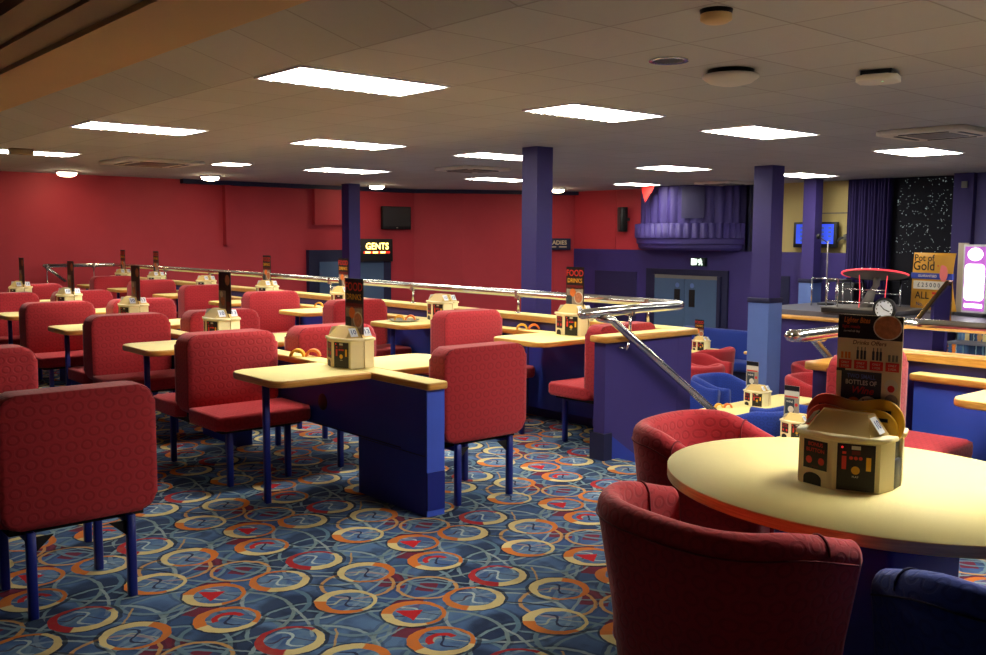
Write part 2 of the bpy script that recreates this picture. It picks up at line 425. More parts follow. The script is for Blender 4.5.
# ------------------------------------------------------------------ the setting
b = MB()
for x0, x1, y0, y1 in ((-4, 5.0, -4, 17.2), (5.0, 5.87, -4, 2.74), (5.0, 5.83, 4.52, 17.2)): b.box(x0, x1, y0, y1, -.12, 0, 'carpet')
struct(b.build('floor'))
b = MB(); b.box(5.0, 16.2, -4, 17.2, LOW-.1, LOW, 'carpet'); struct(b.build('floor_lower'))
b = MB(); b.box(2.953, 16.4, -4, 17.4, CEIL, CEIL+.1, 'ceiling'); struct(b.build('ceiling'))
b = MB(); b.quad([(2.953, -4, CEIL), (2.953, 17.4, CEIL), (2.0, 17.4, CEIL+.27), (2.0, -4, CEIL+.27)], 'ceiling')
struct(b.build('ceiling_slope'))
b = MB(); b.box(1.57, 2.03, -4, 17.4, 2.50, 2.95, 'beam'); struct(b.build('beam_wide'))
b = MB()
b.box(1.40, 1.568, -4, 17.4, 2.525, 2.9, 'beam_dark'); b.box(1.22, 1.398, -4, 17.4, 2.545, 2.9, 'beam_dark')
b.box(-4, 1.218, -4, 17.4, 2.60, 2.9, 'beam_dark')
struct(b.build('ceiling_stepped'))
# back wall: straight, then drawing in slightly towards the right
b = MB()
b.box(-4, 12.5, 17.1, 17.3, LOW-.1, 2.72, 'wall_red')
b.prism([(12.5, 17.1), (13.3, 16.4), (15.75, 15.2), (16, 17.3), (12.5, 17.3)], LOW-.1, 2.72, 'wall_red')
b.box(8.02, 8.17, 16.96, 17.1, 1.37, 2.6, 'wall_red')     # boxed pipe
b.box(3.98, 4.03, 17.07, 17.1, 0, 2.6, 'wall_red')
b.box(9.95, 10.9, 16.99, 17.1, 1.78, 2.5, 'wall_red')     # raised panel
struct(b.build('wall_back'))
b = MB(); b.box(7.2, 12.45, 16.95, 17.09, 2.5, CEIL, 'navy_dark')
b.prism([(12.45, 16.95), (13.22, 16.27), (15.6, 15.08), (15.75, 15.19), (13.3, 16.39), (12.48, 17.09)], 2.5, CEIL, 'navy_dark')
struct(b.build('trim_1'))
# right wall: red above purple dado, then cream, then stage end
b = MB()
b.box(15.6, 15.8, 11.2, 15.2, 1.3, 2.7, 'wall_red'); b.box(15.6, 15.8, 10.6, 11.2, 1.3, 2.7, 'purple_dark'); b.box(15.585, 15.6, 13.95, 13.98, 1.3, 2.58, 'wall_red')
struct(b.build('wall_right'))
b = MB(); b.box(15.57, 15.8, 8.5, 15.18, LOW, 1.3, 'purple')
b.box(15.55, 15.57, 13.3, 14.5, LOW, .83, 'purple_dark'); b.box(15.55, 15.57, 9.65, 10.35, LOW, .86, 'navy_dark')
b.box(15.53, 15.57, 10.98, 13.02, LOW, .92, 'navy_dark')
struct(b.build('wall_dado'))
b = MB(); b.box(15.9, 16.1, 8.4, 10.7, 1.2, 2.7, 'cream_wall'); b.box(15.8, 15.9, 8.4, 10.7, 1.2, 1.3, 'purple_dark'); b.box(15.88, 15.9, 8.4, 9.6, .3, 1.3, 'cream_wall'); b.box(15.6, 15.9, 10.56, 10.66, 1.3, 2.6, 'navy_dark')
b.box(15.885, 15.9, 8.7, 9.3, 2.0, 2.02, 'grey')
struct(b.build('wall_cream'))
b = MB(); b.box(15.75, 15.95, -4, 8.6, -.5, 2.7, 'purple_dark'); struct(b.build('wall_stage'))
b = MB(); b.box(15.3, 15.75, 6.36, 6.66, .4, CEIL, 'purple'); b.box(15.27, 15.3, 6.45, 6.53, 2.35, 2.45, 'grey'); struct(b.build('column_stage'))
b = MB(); b.box(15.4, 15.74, 2, 6.35, .4, CEIL, 'lilac_wall'); struct(b.build('wall_lilac'))
b = MB(); b.box(-4.2, -4, -4, 17.3, 0, 2.9, 'purple_dark'); struct(b.build('wall_left'))  # unseen wall, its dark colour stands for the unlit room behind
b = MB(); b.box(-4, 16.2, -4.2, -4, LOW, 2.9, 'purple_dark'); struct(b.build('wall_front'))  # unseen too, coloured dark so little light bounces onto the front seats

# columns
def column(name, x, y, s, plinth, z0, rot=0):
    b = MB()
    if plinth:
        b.box(-s/2, s/2, -s/2, s/2, plinth, CEIL, 'purple'); b.box(-s/2-.035, s/2+.035, -s/2-.035, s/2+.035, plinth-.05, plinth+.02, 'navy_dark', .01)
        b.box(-s/2-.02, s/2+.02, -s/2-.02, s/2+.02, z0, plinth-.05, 'plinth')
    else: b.box(-s/2, s/2, -s/2, s/2, z0, CEIL, 'purple', 0)
    o = b.build(name); o.location = (x, y, 0); return struct(o)
column('column', 7.66, 8.07, .25, 0, LOW)
column('column', 11.99, 7.82, .30, .68, LOW)
column('column', 15.2, 9.02, .235, .83, LOW)
column('column', 10.3, 16.2, .26, 0, LOW)

# low dividing walls round the raised seating, with wooden caps
def capwall(name, x0, x1, y0, y1, z0, face='purple', cap=True, over=.025):
    b = MB(); b.box(x0, x1, y0, y1, z0, .8255 if y1 > 3 else .815, face); o = struct(b.build(name))
    return o
w = capwall('partition_long', 5.67, 5.83, 4.43, 16.4, LOW)
w2 = capwall('partition_stair', 4.925, 5.668, 4.43, 4.52, LOW)
b = MB(); b.box(4.865, 4.922, 4.425, 4.53, 0, .8255, 'purple'); b.box(4.845, 4.93, 4.41, 4.545, 0, .19, 'navy_dark'); struct(b.build('partition_post', ))
b = MB(); b.prism([(4.93, 0), (5.84, -.61), (5.84, -.80), (4.93, -.2)], 0, .012, 'panel_navy', 0)
o = b.build('baseboard_stair', w2); o.rotation_euler = (PI/2, 0, 0); o.location = (0, 4.43, .17)
w3 = capwall('partition_far_stair', 4.85, 5.708, 2.74, 2.84, LOW)
w4 = capwall('partition_long_near', 5.71, 5.87, -4, 2.84, LOW)
b = MB(); b.prism([(4.84, 4.395), (5.86, 4.395), (5.86, 16.4), (5.64, 16.4), (5.64, 4.55), (4.84, 4.55)], .826, .872, 'wood', .006, 1, top='laminate')
struct(b.build('trim_2'))
b = MB(); b.prism([(4.83, 2.70), (5.68, 2.70), (5.68, -4), (5.90, -4), (5.90, 2.88), (4.83, 2.88)], .815, .862, 'wood', .006, 1, top='wood')
struct(b.build('trim_3'))
# stairs going down
b = MB()
for k in range(6):
    x = 5.0+.26*k; b.box(x, x+.28, 2.845, 4.425, LOW, -.1714*(k+1), 'carpet')
struct(b.build('stairs'))

# doors
b = MB()
b.box(9.80, 11.80, 16.98, 17.10, LOW, 1.27, 'navy_dark'); d1 = struct(b.build('door_1'))
b = MB(); b.box(10.03, 10.8, 16.955, 16.98, LOW, 1.03, 'door_blue'); b.build('door_leaf', d1)
b = MB(); b.box(10.82, 11.59, 16.955, 16.98, LOW, 1.03, 'door_blue'); b.build('door_leaf', d1)
b = MB(); b.box(15.5, 15.53, 11.18, 12.78, .73, .80, 'grey'); b.box(15.49, 15.53, 11.12, 11.2, LOW, .8, 'navy_dark'); b.box(15.49, 15.53, 12.76, 12.84, LOW, .8, 'navy_dark')
d2 = struct(b.build('door_2'))
for y0, y1, yw in ((11.21, 11.98, 11.80), (11.99, 12.76, 12.17)):
    b = MB(); b.box(15.5, 15.528, y0, y1, LOW, .73, 'door_blue'); lf = b.build('door_leaf', d2)
    b = MB(); b.box(15.49, 15.5, yw-.07, yw+.07, .17, .52, 'black'); b.build('vision_panel', lf)
    b = MB(); b.disc((15.495, yw, .6), .05, (0, 1, 0), (0, 0, 1), 'plinth'); b.build('round_plate', lf)

# stage
b = MB(); b.box(13.15, 15.75, -4, 8.8, LOW, .45, 'stage_grey'); struct(b.build('floor_stage'))
b = MB(); b.box(12.9, 13.14, 5.6, 8.4, LOW, .335, 'purple'); st = struct(b.build('wall_stage_front'))
b = MB(); b.box(12.84, 13.14, 5.55, 8.45, .335, .375, 'wood', .005); b.build('cap', st)
b = MB(); b.box(12.9, 13.14, -4, 3.9, LOW, .44, 'navy_dark'); struct(b.build('wall_stage_side'))
b = MB()
for k in range(5):
    x1 = 13.14-.28*k; b.box(x1-.28, x1, 3.95, 5.45, LOW, .40-.17*k-.03, 'carpet'); b.box(x1-.3, x1, 3.95, 5.45, .40-.17*k-.03, .40-.17*k, 'stage_grey')
struct(b.build('stairs_stage'))

# ------------------------------------------------------------------ ceiling fittings
LIGHTS = [
 (2.97, 4.11, 5.22, 5.79, 'largest lit ceiling panel, nearest the buff beam'),
 (2.97, 4.07, 8.98, 9.56, 'long lit ceiling panel left, second along the buff beam'),
 (2.97, 4.05, 12.67, 13.2, 'lit ceiling panel at the far left edge, third along the beam'),
 (5.27, 6.42, 8.92, 9.53, 'lit ceiling panel right of centre-left, between beam row and round column'),
 (6.0, 6.43, 12.7, 13.15, 'small lit ceiling panel just right of the left air unit'),
 (7.55, 8.72, 12.55, 13.25, 'lit ceiling panel above the navy doorway by the back column'),
 (5.33, 6.42, 5.22, 5.78, 'large lit ceiling panel above and right of the centre column top'),
 (7.55, 8.70, 8.93, 9.5, 'lit ceiling panel meeting the left of the centre column, nearer one'),
 (10.75, 11.95, 12.6, 13.2, 'lit ceiling panel meeting the left of the centre column, farther one'),
 (10.8, 11.85, 8.7, 9.3, 'lit ceiling panel between centre column and purple column with plinth'),
 (13.75, 14.6, 11.9, 12.4, 'lit ceiling panel farthest back, before the fluted purple drum'),
 (7.55, 8.65, 5.1, 5.7, 'large lit ceiling panel below the round white dome fitting'),
 (10.7, 11.72, 5.0, 5.6, 'lit ceiling panel at right, before the long air vent'),
 (13.45, 14.55, 8.2, 8.8, 'lit ceiling panel directly right of the purple plinth column top'),
 (3.5, 4.65, .95, 1.55, 'lit ceiling panel over the round table'), (5.3, 6.45, 1.5, 2.1, 'lit ceiling panel over the right-hand booth'),
 (7.6, 8.75, 1.5, 2.1, 'lit ceiling panel past the right-hand booth'), (10.7, 11.85, 1.5, 2.1, 'lit ceiling panel before the stage steps'),
]
for k, (x0, x1, y0, y1, lab) in enumerate(LIGHTS):
    cx, cy = (x0+x1)/2, (y0+y1)/2; hx, hy = (x1-x0)/2, (y1-y0)/2
    t = thing('ceiling_light', lab, 'ceiling light', (cx, cy, CEIL-.001), 0, 'fluorescent ceiling panels')
    b = MB()
    b.box(-hx-.012, hx+.012, -hy-.012, -hy+.006, -.012, .0, 'white'); b.box(-hx-.012, hx+.012, hy-.006, hy+.012, -.012, 0, 'white')
    b.box(-hx-.012, -hx+.006, -hy, hy, -.012, 0, 'white'); b.box(hx-.006, hx+.012, -hy, hy, -.012, 0, 'white')
    b.build('frame', t)
    b = MB(); b.box(-hx+.006, hx-.006, -hy+.006, hy-.006, -.004, -.001, 'tube_hot' if 'over the round table' in lab else 'tube'); b.build('diffuser', t)
    b = MB()
    for i in range(1, 12): b.box(-hx+2*hx*i/12-.002, -hx+2*hx*i/12+.002, -hy+.008, hy-.008, -.016, -.0045, 'tube')
    b.build('louvre', t)

def bulkhead(x, y, lab):
    t = thing('bulkhead_lamp', lab, 'lamp', (x, y, CEIL-.001), 0, 'round lamps along the back wall')
    b = MB(); b.lathe([(.0, 0), (.17, 0), (.17, -.025), (.15, -.03)], 'white', n=20); b.build('base', t)
    b = MB(); b.lathe([(.152, -.026), (.14, -.06), (.09, -.085), (0, -.092)], 'lamp_on', n=20); b.build('glass_dome', t)
bulkhead(4.98, 16.3, 'round lit lamp at the back wall, far left one')
bulkhead(7.15, 15.7, 'round lit lamp at the back wall above the boxed pipe')
bulkhead(10.85, 16.1, 'round lit lamp at the back wall above the black television')
bulkhead(14.3, 14.45, 'round lit lamp at the back wall, just right of the centre column')

t = thing('smoke_detector', 'round beige smoke detector at the top edge of the ceiling', 'smoke detector', (3.66, 2.69, CEIL-.001))
b = MB(); b.lathe([(0, 0), (.075, 0), (.07, -.02)], 'black', n=20); b.build('base', t)
b = MB(); b.lathe([(.07, -.015), (.072, -.045), (.05, -.058), (0, -.06)], 'beige_pl', n=20); b.build('cover', t)
t = thing('recessed_downlight', 'small unlit recessed silver downlight between the big light panels and beige detector', 'downlight', (4.47, 3.61, CEIL-.001))
b = MB(); b.lathe([(.085, -.001), (.115, -.001), (.115, -.008), (.085, -.006)], 'chrome', n=24); b.build('ring', t)
b = MB(); b.lathe([(0, -.001), (.086, -.003)], 'dark_grey', n=24); b.build('lamp', t)
t = thing('dome_fitting', 'round off-white domed ceiling fitting with dark gap above it', 'ceiling fitting', (5.02, 3.57, CEIL-.001))
b = MB(); b.lathe([(0, 0), (.14, 0), (.14, -.035)], 'black', n=24); b.build('base', t)
b = MB(); b.lathe([(.0, -.03), (.17, -.03), (.172, -.045), (.13, -.075), (.07, -.09), (0, -.095)], 'pale', n=28); b.build('dome', t)
t = thing('wireless_access_point', 'rounded white ceiling box with a tiny green light', 'access point', (5.72, 2.98, CEIL-.001), .3)
b = MB(); b.box(-.09, .09, -.09, .09, -.035, 0, 'black'); b.build('bracket', t)
b = MB(); b.prism(rrect(-.12, .12, -.12, .12, .05), -.065, -.03, 'pale', .015, 3); b.build('case', t)
b = MB(); b.lathe([(0, -.0665), (.006, -.066)], glow('green_led', (120, 255, 180), 3), c=(-.03, -.03, 0), n=8); b.build('status_light', t)
def cassette(x, y, lab, s=.42):
    t = thing('air_cassette', lab, 'air conditioner', (x, y, CEIL-.001), 0)
    b = MB(); b.prism(rrect(-s, s, -s, s, .05), -.045, 0, 'pale', .015, 2); b.build('fascia', t)
    b = MB()
    for a, e in ((-1, 0), (1, 0), (0, -1), (0, 1)):
        if a: b.box(a*s*.72-.018, a*s*.72+.018, -s*.55, s*.55, -.051, -.044, 'black')
        else: b.box(-s*.55, s*.55, e*s*.72-.018, e*s*.72+.018, -.051, -.044, 'black')
    b.build('air_slot', t)
    b = MB(); b.prism(rrect(-s*.5, s*.5, -s*.5, s*.5, .02), -.049, -.044, 'grey', 0); b.build('grille', t)
cassette(9.25, 4.2, 'square ceiling air unit at the right edge of the picture')
cassette(5.2, 13.3, 'square ceiling air unit at left, near the red back wall', .55)
cassette(9.2, 11.1, 'square ceiling air unit left of the centre column', .42)
cassette(14.8, 10.6, 'square ceiling air unit farthest away, before the purple drum', .4)
t = thing('ceiling_sensor', 'small brown box sensor under the ceiling at the far left', 'sensor', (3.3, 12.5, CEIL-.001))
b = MB(); b.box(-.13, .13, -.06, .06, -.07, 0, 'beam_dark', .008); b.build('case', t)
b = MB(); b.lathe([(0, -.075), (.03, -.07)], 'black', n=10); b.build('lens', t)

# ------------------------------------------------------------------ chairs
def cushion(x0, x1, y0, y1, z0, z1, r, m, axis='z', bev=.022):
    """upholstered pad with rounded outline; axis = thin direction"""
    b = MB()
    if axis == 'z': b.prism(rrect(x0, x1, y0, y1, r), z0, z1, m, bev, 3)
    else:
        rot = Matrix.Rotation(PI/2, 4, 'X')                 # (x,y,z)->(x,-z,y)
        b.prism(rrect(x0, x1, z0, z1, r, 5, (1, 1, 1, 1)), -y1, -y0, m, bev, 3, rot)
    return b
def leg(b, x, y, z1=.36, s=.0175): b.box(x-s, x+s, y-s, y+s, 0, z1, 'frame_blue', .004, 1)
def single_chair():
    t = thing('single_bench_chair', '', 'chair')
    br = cushion(-.312, .312, .02, .17, .375, .92, .07, 'red', 'y').build('backrest', t)
    cushion(-.322, .322, .10, .56, .37, .46, .05, 'red').build('seat', t)
    b = MB()
    p = [(q[0], .030, q[1]) for q in rrect(-.306, .306, .381, .914, .066)]
    b.tube(p+[p[0]], .004, 'piping', 6, False); b.build('piping', br)
    b = MB(); b.box(-.27, .27, .08, .50, .345, .375, 'underside'); b.build('underside', t)
    for x in (-.2, .2):
        b = MB(); b.box(x-.015, x+.015, .05, .50, .32, .345, 'frame_blue'); b.build('seat_rail', t)
        b = MB(); e = -1 if x > 0 else 1; b.prism([(0, 0), (e*.09, 0), (0, -.08)] if e < 0 else [(0, -.08), (.09, 0), (0, 0)], -.004, .004, 'underside', mat=Matrix(((1, 0, 0, x), (0, 0, 1, .052), (0, 1, 0, .335), (0, 0, 0, 1)))); b.build('gusset', t)
    for x in (-.2, .2):
        for y in (.045, .47):
            b = MB(); leg(b, x, y); b.build('leg', t)
    return t
def double_chair():
    t = thing('back_to_back_bench', '', 'bench')
    br = cushion(-.312, .312, -.11, .11, .40, .92, .075, 'red', 'y', .035).build('backrest', t)
    for e in (-1, 1):
        b = MB(); p = [(q[0], e*.085, q[1]) for q in rrect(-.309, .309, .403, .917, .074)]
        b.tube(p+[p[0]], .004, 'piping', 6, False); b.build('piping', br)
    cushion(-.318, .332, -.54, -.07, .37, .46, .05, 'red').build('seat', t)
    cushion(-.318, .332, .07, .54, .37, .46, .05, 'red').build('seat', t)
    b = MB(); b.box(-.27, .27, -.48, .48, .345, .375, 'underside'); b.box(-.26, .26, -.06, .06, .375, .42, 'underside'); b.build('underside', t)
    for x in (-.2, .2):
        b = MB(); b.box(x-.015, x+.015, -.45, .45, .32, .345, 'frame_blue'); b.build('seat_rail', t)
    for x in (-.2, .2):
        for y in (-.435, .435):
            b = MB(); leg(b, x, y); b.build('leg', t)
    return t
SC, DC = single_chair(), double_chair()
used = set()
def place(proto, loc, rz, label, group):
    if proto not in used:
        used.add(proto); proto.location = loc; proto.rotation_euler = (0, 0, rz); proto['label'] = label; proto['group'] = group
        KIDS[proto] = [(c, kids(c)) for c in kids(proto)]
        return proto
    return dup(proto, loc, rz, label, group)
place(SC, (3.58, 4.16, 0), 0, 'red bench chair with its back to us beside the blue end post', 'red single bench chairs')
place(SC, (1.24, 3.985, 0), 0, 'dark red bench chair with its back to us at the left front edge', 'red single bench chairs')
place(SC, (5.30, 4.57, 0), 0, 'red bench chair seen side-on, backed against the purple stair wall', 'red single bench chairs')
place(SC, (5.01, 2.69, 0), PI, 'red bench chair behind the tall menu card on the round table', 'red single bench chairs')
Y1 = [4.955+1.8*k for k in range(6)]
Y2 = [5.46+1.77*k for k in range(6)]+[15.70]
for k in range(5):
    place(DC, (2.765, Y1[k]+.92, 0), 0, f'red back-to-back bench, {ORD[k]} from front on the left of the central divider', 'red back-to-back benches')
    place(DC, (3.56, Y1[k]+.92, 0), 0, f'red back-to-back bench, {ORD[k]} from front on the right of the central divider', 'red back-to-back benches')
for k in range(6):
    place(DC, (5.20, (Y2[k]+Y2[k+1])/2, 0), 0, f'red back-to-back bench, {ORD[k]} from the stair in the row along the chrome-railed wall', 'red back-to-back benches')
place(DC, (1.245, 5.85, 0), 0, 'red back-to-back bench at the left edge behind the dark front chair', 'red back-to-back benches')

# ------------------------------------------------------------------ dividers with plank tops, and their tables
def divider(x0, x1, y0, y1, rows, name, label, both):
    t = thing(name, label, 'divider', ((x0+x1)/2, y0, 0)); h = (x1-x0)/2; L = y1-y0
    b = MB(); b.prism(rrect(-h-.012, h+.012, -.025, L, .02, 3, (0, 0, 1, 1)), .712, .755, 'wood', .009, 2, top='laminate'); b.build('plank_top', t)
    b = MB(); b.box(-h, h, .012, L, .345, .712, 'panel_navy'); b.box(-h-.004, -h, .25, L, .35, .356, 'navy_dark'); b.build('apron_panel', t)
    b = MB(); b.box(-h, h, .012, .69, 0, .345, 'panel_navy'); b.box(-h-.002, -h, .02, .66, .338, .342, 'black'); b.build('support_panel', t)
    b = MB(); b.box(-h, h, 0, .012, .25, .712, 'panel_lit'); b.box(-h, h, -.004, .012, .035, .25, 'frame_blue'); b.box(-h, h, 0, .012, 0, .035, 'panel_lit')
    b.build('end_panel', t)
    b = MB(); b.lathe([(0, -.006), (.008, -.006), (.008, 0)], 'chrome', n=10, c=(0, 0, 0)); o = b.build('screw', t); o.rotation_euler = (PI/2, 0, 0); o.location = (0.01, -.005, .215)
    for y in rows[1:]:
        b = MB(); b.box(-h, h, y-y0-.3, y-y0+.3, 0, .345, 'panel_navy'); b.build('support_panel', t)
    for s in ((-1, 1) if both else (1,)):
        b = MB(); b.lathe([(0, 0), (.055, 0), (.05, .004), (0, .004)], 'black', n=20); o = b.build('vent_disc', t)
        o.rotation_euler = (0, PI/2*s, 0); o.location = (s*h, rows[0]-y0+.28, .5)
    return t
divider(3.105, 3.225, 4.13, 15.0, Y1, 'seating_divider', 'long waist-high navy divider with plank top through the middle of the seating', True)
divider(.785, .908, 4.08, 9.0, Y1[:1], 'seating_divider', 'waist-high navy divider whose blue end post shows at the left frame edge', False)
def ledge(y0, y1, label, flip, dx=0):
    t = thing('wall_ledge', label, 'ledge', (dx, 0, 0))
    b = MB(); b.prism(rrect(5.72, 5.868, y0, y1, .02, 2), .712, .755, 'wood', .009, 2, top='laminate'); b.build('plank_top', t)
    b = MB(); b.box(5.76, 5.866, y0+.02, y1-.02, .10, .712, 'panel_lit' if flip else 'panel_navy')
    n = int((y1-y0)/1.0)
    for i in range(1, n): b.box(5.756, 5.76, y0+i*1.0-.006, y0+i*1.0+.006, .10, .70, 'navy_dark')
    b.build('front_panel', t)
    return t
ledge(4.95, 16.3, 'plank ledge on blue panels along the chrome-railed divider wall', False, -.20)
ledge(-3.5, 2.63, 'plank ledge on blue panels right of the menu card', True, -.165)

def leaf_table(loc, sides, label, group):
    """one cross-shaped table: a leaf each side of a divider, each with one steel leg; sides = ((inner x, outer x), ...)"""
    t = thing('leaf_table', label, 'table', loc, 0, group)
    for xi, xo in sides:
        a, c = min(xi, xo), max(xi, xo); out = xo > xi
        cr = (1, 0, 0, 1) if out else (0, 1, 1, 0)
        b = MB(); b.prism(rrect(a, c, -.30, .30, .09, 6, cr), .715, .755, 'wood', .011, 3, top='laminate'); b.build('tabletop', t)
        xl = xo-(.09 if out else -.09)
        b = MB(); b.box(xl-.0175, xl+.0175, -.0175, .0175, 0, .716, 'frame_blue', .004, 1); b.build('leg', t)
    return t
T1 = leaf_table((3.165, Y1[0], 0), ((-.073, -.69), (.073, .715)), 'cream two-leaf table nearest us across the central divider', 'cream tables across the central divider')
for k in range(1, 6): dup(T1, (3.165, Y1[k], 0), 0, f'cream two-leaf table across the central divider, {ORD[k]} from the front', None)
T2 = leaf_table((5.52, Y2[0], 0), ((-.001, -.57),), 'cream table joined to the railed wall ledge, nearest the stair', 'cream tables along the railed wall')
for k in range(1, 7): dup(T2, (5.52, Y2[k], 0), 0, f'cream table joined to the railed wall ledge, {ORD[k]} from the stair', None)
leaf_table((.8465, Y1[0]-.05, 0), ((.075, .78),), 'cream table whose edge shows at the left frame edge behind the dark chair', None)
leaf_table((5.39, 1.78, 0), ((-.001, -.56),), 'cream table at the right frame edge in the right-hand booth', None)

# ------------------------------------------------------------------ bingo terminals
def half(pts, sx): return [(p[0]*sx, p[1]) for p in (pts if sx < 0 else pts[::-1])]
def terminal(gap):
    """two half units back to back on a seam; panels on the long faces, numbered cards on the roof ends"""
    t = thing('bingo_terminal', '', 'bingo terminal')
    g = gap
    P = [(g, .155), (.08+g, .135), (.12+g, .005), (.08+g, -.135), (g, -.155)]          # x is distance from the seam
    for sx in (-1, 1):
        X = lambda p, o=0: (sx*(p[0]+o), p[1]*(1+o*6))
        pts = [X(p) for p in P]
        if sx > 0: pts = pts[::-1]
        b = MB(); b.prism(pts, 0, .165, 'cream_pl', .003, 1, smooth=False); body = b.build('case', t)
        pr = [(sx*p[0], p[1]) for p in ((g, .165), (.085+g, .145), (.132+g, .005), (.085+g, -.145), (g, -.165))]
        if sx > 0: pr = pr[::-1]
        b = MB(); b.prism(pr, .165, .183, 'cream_pl', .005, 2); b.build('rim', t)
        # roof
        q0 = [(g, .135), (.095+g, .105), (.095+g, -.105), (g, -.135)]; q1 = [(g, .085), (.035+g, .075), (.035+g, -.075), (g, -.085)]
        v = [(sx*x, y, .183) for x, y in q0]+[(sx*x, y, .248) for x, y in q1]
        b = MB(); b.add(v, [(0, 1, 5, 4), (1, 2, 6, 5), (2, 3, 7, 6), (4, 5, 6, 7), (3, 0, 4, 7), (0, 3, 2, 1)], 'tan_pl'); roof = b.build('roof', t)
        for e, txt in ((-1, '10' if sx < 0 else '13'), (1, '14' if sx < 0 else '17')):
            o = Vector((sx*(.044+g), e*.108, .2165)); up_ = Vector((0, -e*.046, .065)).normalized(); ux = Vector((-e*1.0, 0, 0))
            nr = up_.cross(ux).normalized() if e > 0 else up_.cross(ux).normalized()
            nr = nr if nr.z > 0 else -nr
            b = MB(); c = o+nr*.002
            b.quad([c-ux*.026-up_*.03, c+ux*.026-up_*.03, c+ux*.026+up_*.03, c-ux*.026+up_*.03], 'white')
            b.text(txt, .042, c+nr*.0012, ux, up_, 'ink_blue'); b.build('number_card', roof, False)
        # faces: bonus panel on one long face, control panel on the other (mirrored by half-turn)
        A, B_, C_ = Vector((sx*P[1][0], -sx*-P[1][1]*1, 0)), Vector((sx*P[2][0], P[2][1], 0)), Vector((sx*P[3][0], sx*P[3][1], 0))
        A = Vector((sx*P[1][0], -sx*P[1][1], 0)); C_ = Vector((sx*P[1][0], sx*P[1][1], 0)); B_ = Vector((sx*P[2][0], .005, 0))
        def face(p0, p1):
            d = (p1-p0); L = d.length; d = d/L; n = Vector((d.y, -d.x, 0)); n = n if n.x*sx > 0 else -n
            return p0, d, n, L
        Z = Vector((0, 0, 1))
        p0, d, n, L = face(A, B_)
        def rect(b, u0, u1, z0, z1, m, off=.0015): b.quad([p0+d*(L*u)+n*off+Z*z for u, z in ((u0, z0), (u1, z0), (u1, z1), (u0, z1))], m)
        if True:
            b = MB(); rect(b, .16, .86, .055, .152, 'menu_black')
            c = p0+d*(L*.51)+n*.0025
            b.text('BONUS', .018, c+Z*.138, d, Z, 'red_print'); b.text('BUTTON', .018, c+Z*.118, d, Z, 'red_print')
            for q in (-.2, .2): b.disc(c+d*(L*q*.9)+Z*.084, .0125, d, Z, 'red_print')
            b.text('PRESS', .010, c+Z*.063, d, Z, 'dk_red_print'); b.build('bonus_panel', body, False)
            b = MB(); c2 = p0+d*(L*.44)+n*.0018
            b.quad([c2-d*.036+Z*.001]+[c2+d*(.036*math.cos(a))+Z*(.022+.02*math.sin(a)) for a in [PI-PI*k/8 for k in range(9)]]+[c2+d*.036+Z*.001], 'black'); b.build('coin_tray', body, False)
        p0, d, n, L = face(B_, C_)
        b = MB(); rect(b, .10, .90, .004, .158, 'menu_black')
        def at(u, z, off=.0026): return p0+d*(L*(u*1.12+.07))+n*off+Z*z
        def rr(u, z, w, h, m): c = at(u, z); b.quad([c-d*w-Z*h, c+d*w-Z*h, c+d*w+Z*h, c-d*w+Z*h], m)
        rr(.38, .146, .014, .006, 'pale'); rr(.38, .130, .013, .007, 'dk_red_print')
        for q in (-.09, 0, .09): b.disc(at(.38+q, .112), .006, d, Z, 'red_print')
        rr(.16, .095, .007, .022, 'red_print'); rr(.62, .095, .0075, .022, 'yellow_print')
        b.disc(at(.38, .072), .0135, d, Z, 'yellow_print'); b.text('PLAY', .009, at(.38, .05), d, Z, 'pale')
        b.disc(at(.12, .146), .0035, d, Z, 'led_red'); rr(.16, .128, .006, .004, 'red_print')
        b.build('control_panel', body, False)
        # small picture strip on the short end chamfer
        if sx > 0: continue
        p0, d, n, L = face(Vector((sx*P[0][0], -sx*P[0][1], 0)), A)
        b = MB(); rect(b, .12, .92, .01, .155, 'dk_red_print'); c = p0+d*(L*.5)+n*.0024
        b.disc(c+Z*.06, .016, d, Z, 'yellow_print', 12, .022); b.disc(c+Z*.10, .014, d, Z, 'menu_grey'); b.disc(c+Z*.135, .008, d, Z, 'pale'); b.build('picture_strip', body, False)
    if gap > .01:
        b = MB(); b.box(-g+.001, g-.001, -.153, .153, 0, .10, 'dark_grey', .003, 1); b.box(-g+.001, g-.001, -.145, .145, .10, .165, 'black'); b.build('slot_box', t)
    return t
TT = terminal(.004)
first_term = [True]
def put_terminal(x, y, z, rz, lab):
    if first_term[0]:
        first_term[0] = False; TT.location = (x, y, z); TT.rotation_euler = (0, 0, rz); TT['label'] = lab; TT['group'] = 'cream bingo terminals on the tables'
        KIDS[TT] = [(c, kids(c)) for c in kids(TT)]; return TT
    return dup(TT, (x, y, z), rz, lab, 'cream bingo terminals on the tables')
NT_ = terminal(.038)
NT_['label'] = 'large cream bingo terminal in front on the round table'; NT_['group'] = 'cream bingo terminals on the tables'
NT_.location = (3.005, 1.605, .73); NT_.rotation_euler = (0, 0, .15)
for k in range(5): put_terminal(3.15, Y1[k]+.02, .755, 0, f'cream bingo terminal on the central divider tables, {ORD[k]} from the front')
for k in range(7): put_terminal(5.62, Y2[k], .755, 0, f'cream bingo terminal by the chrome-railed wall, {ORD[k]} from the stair')

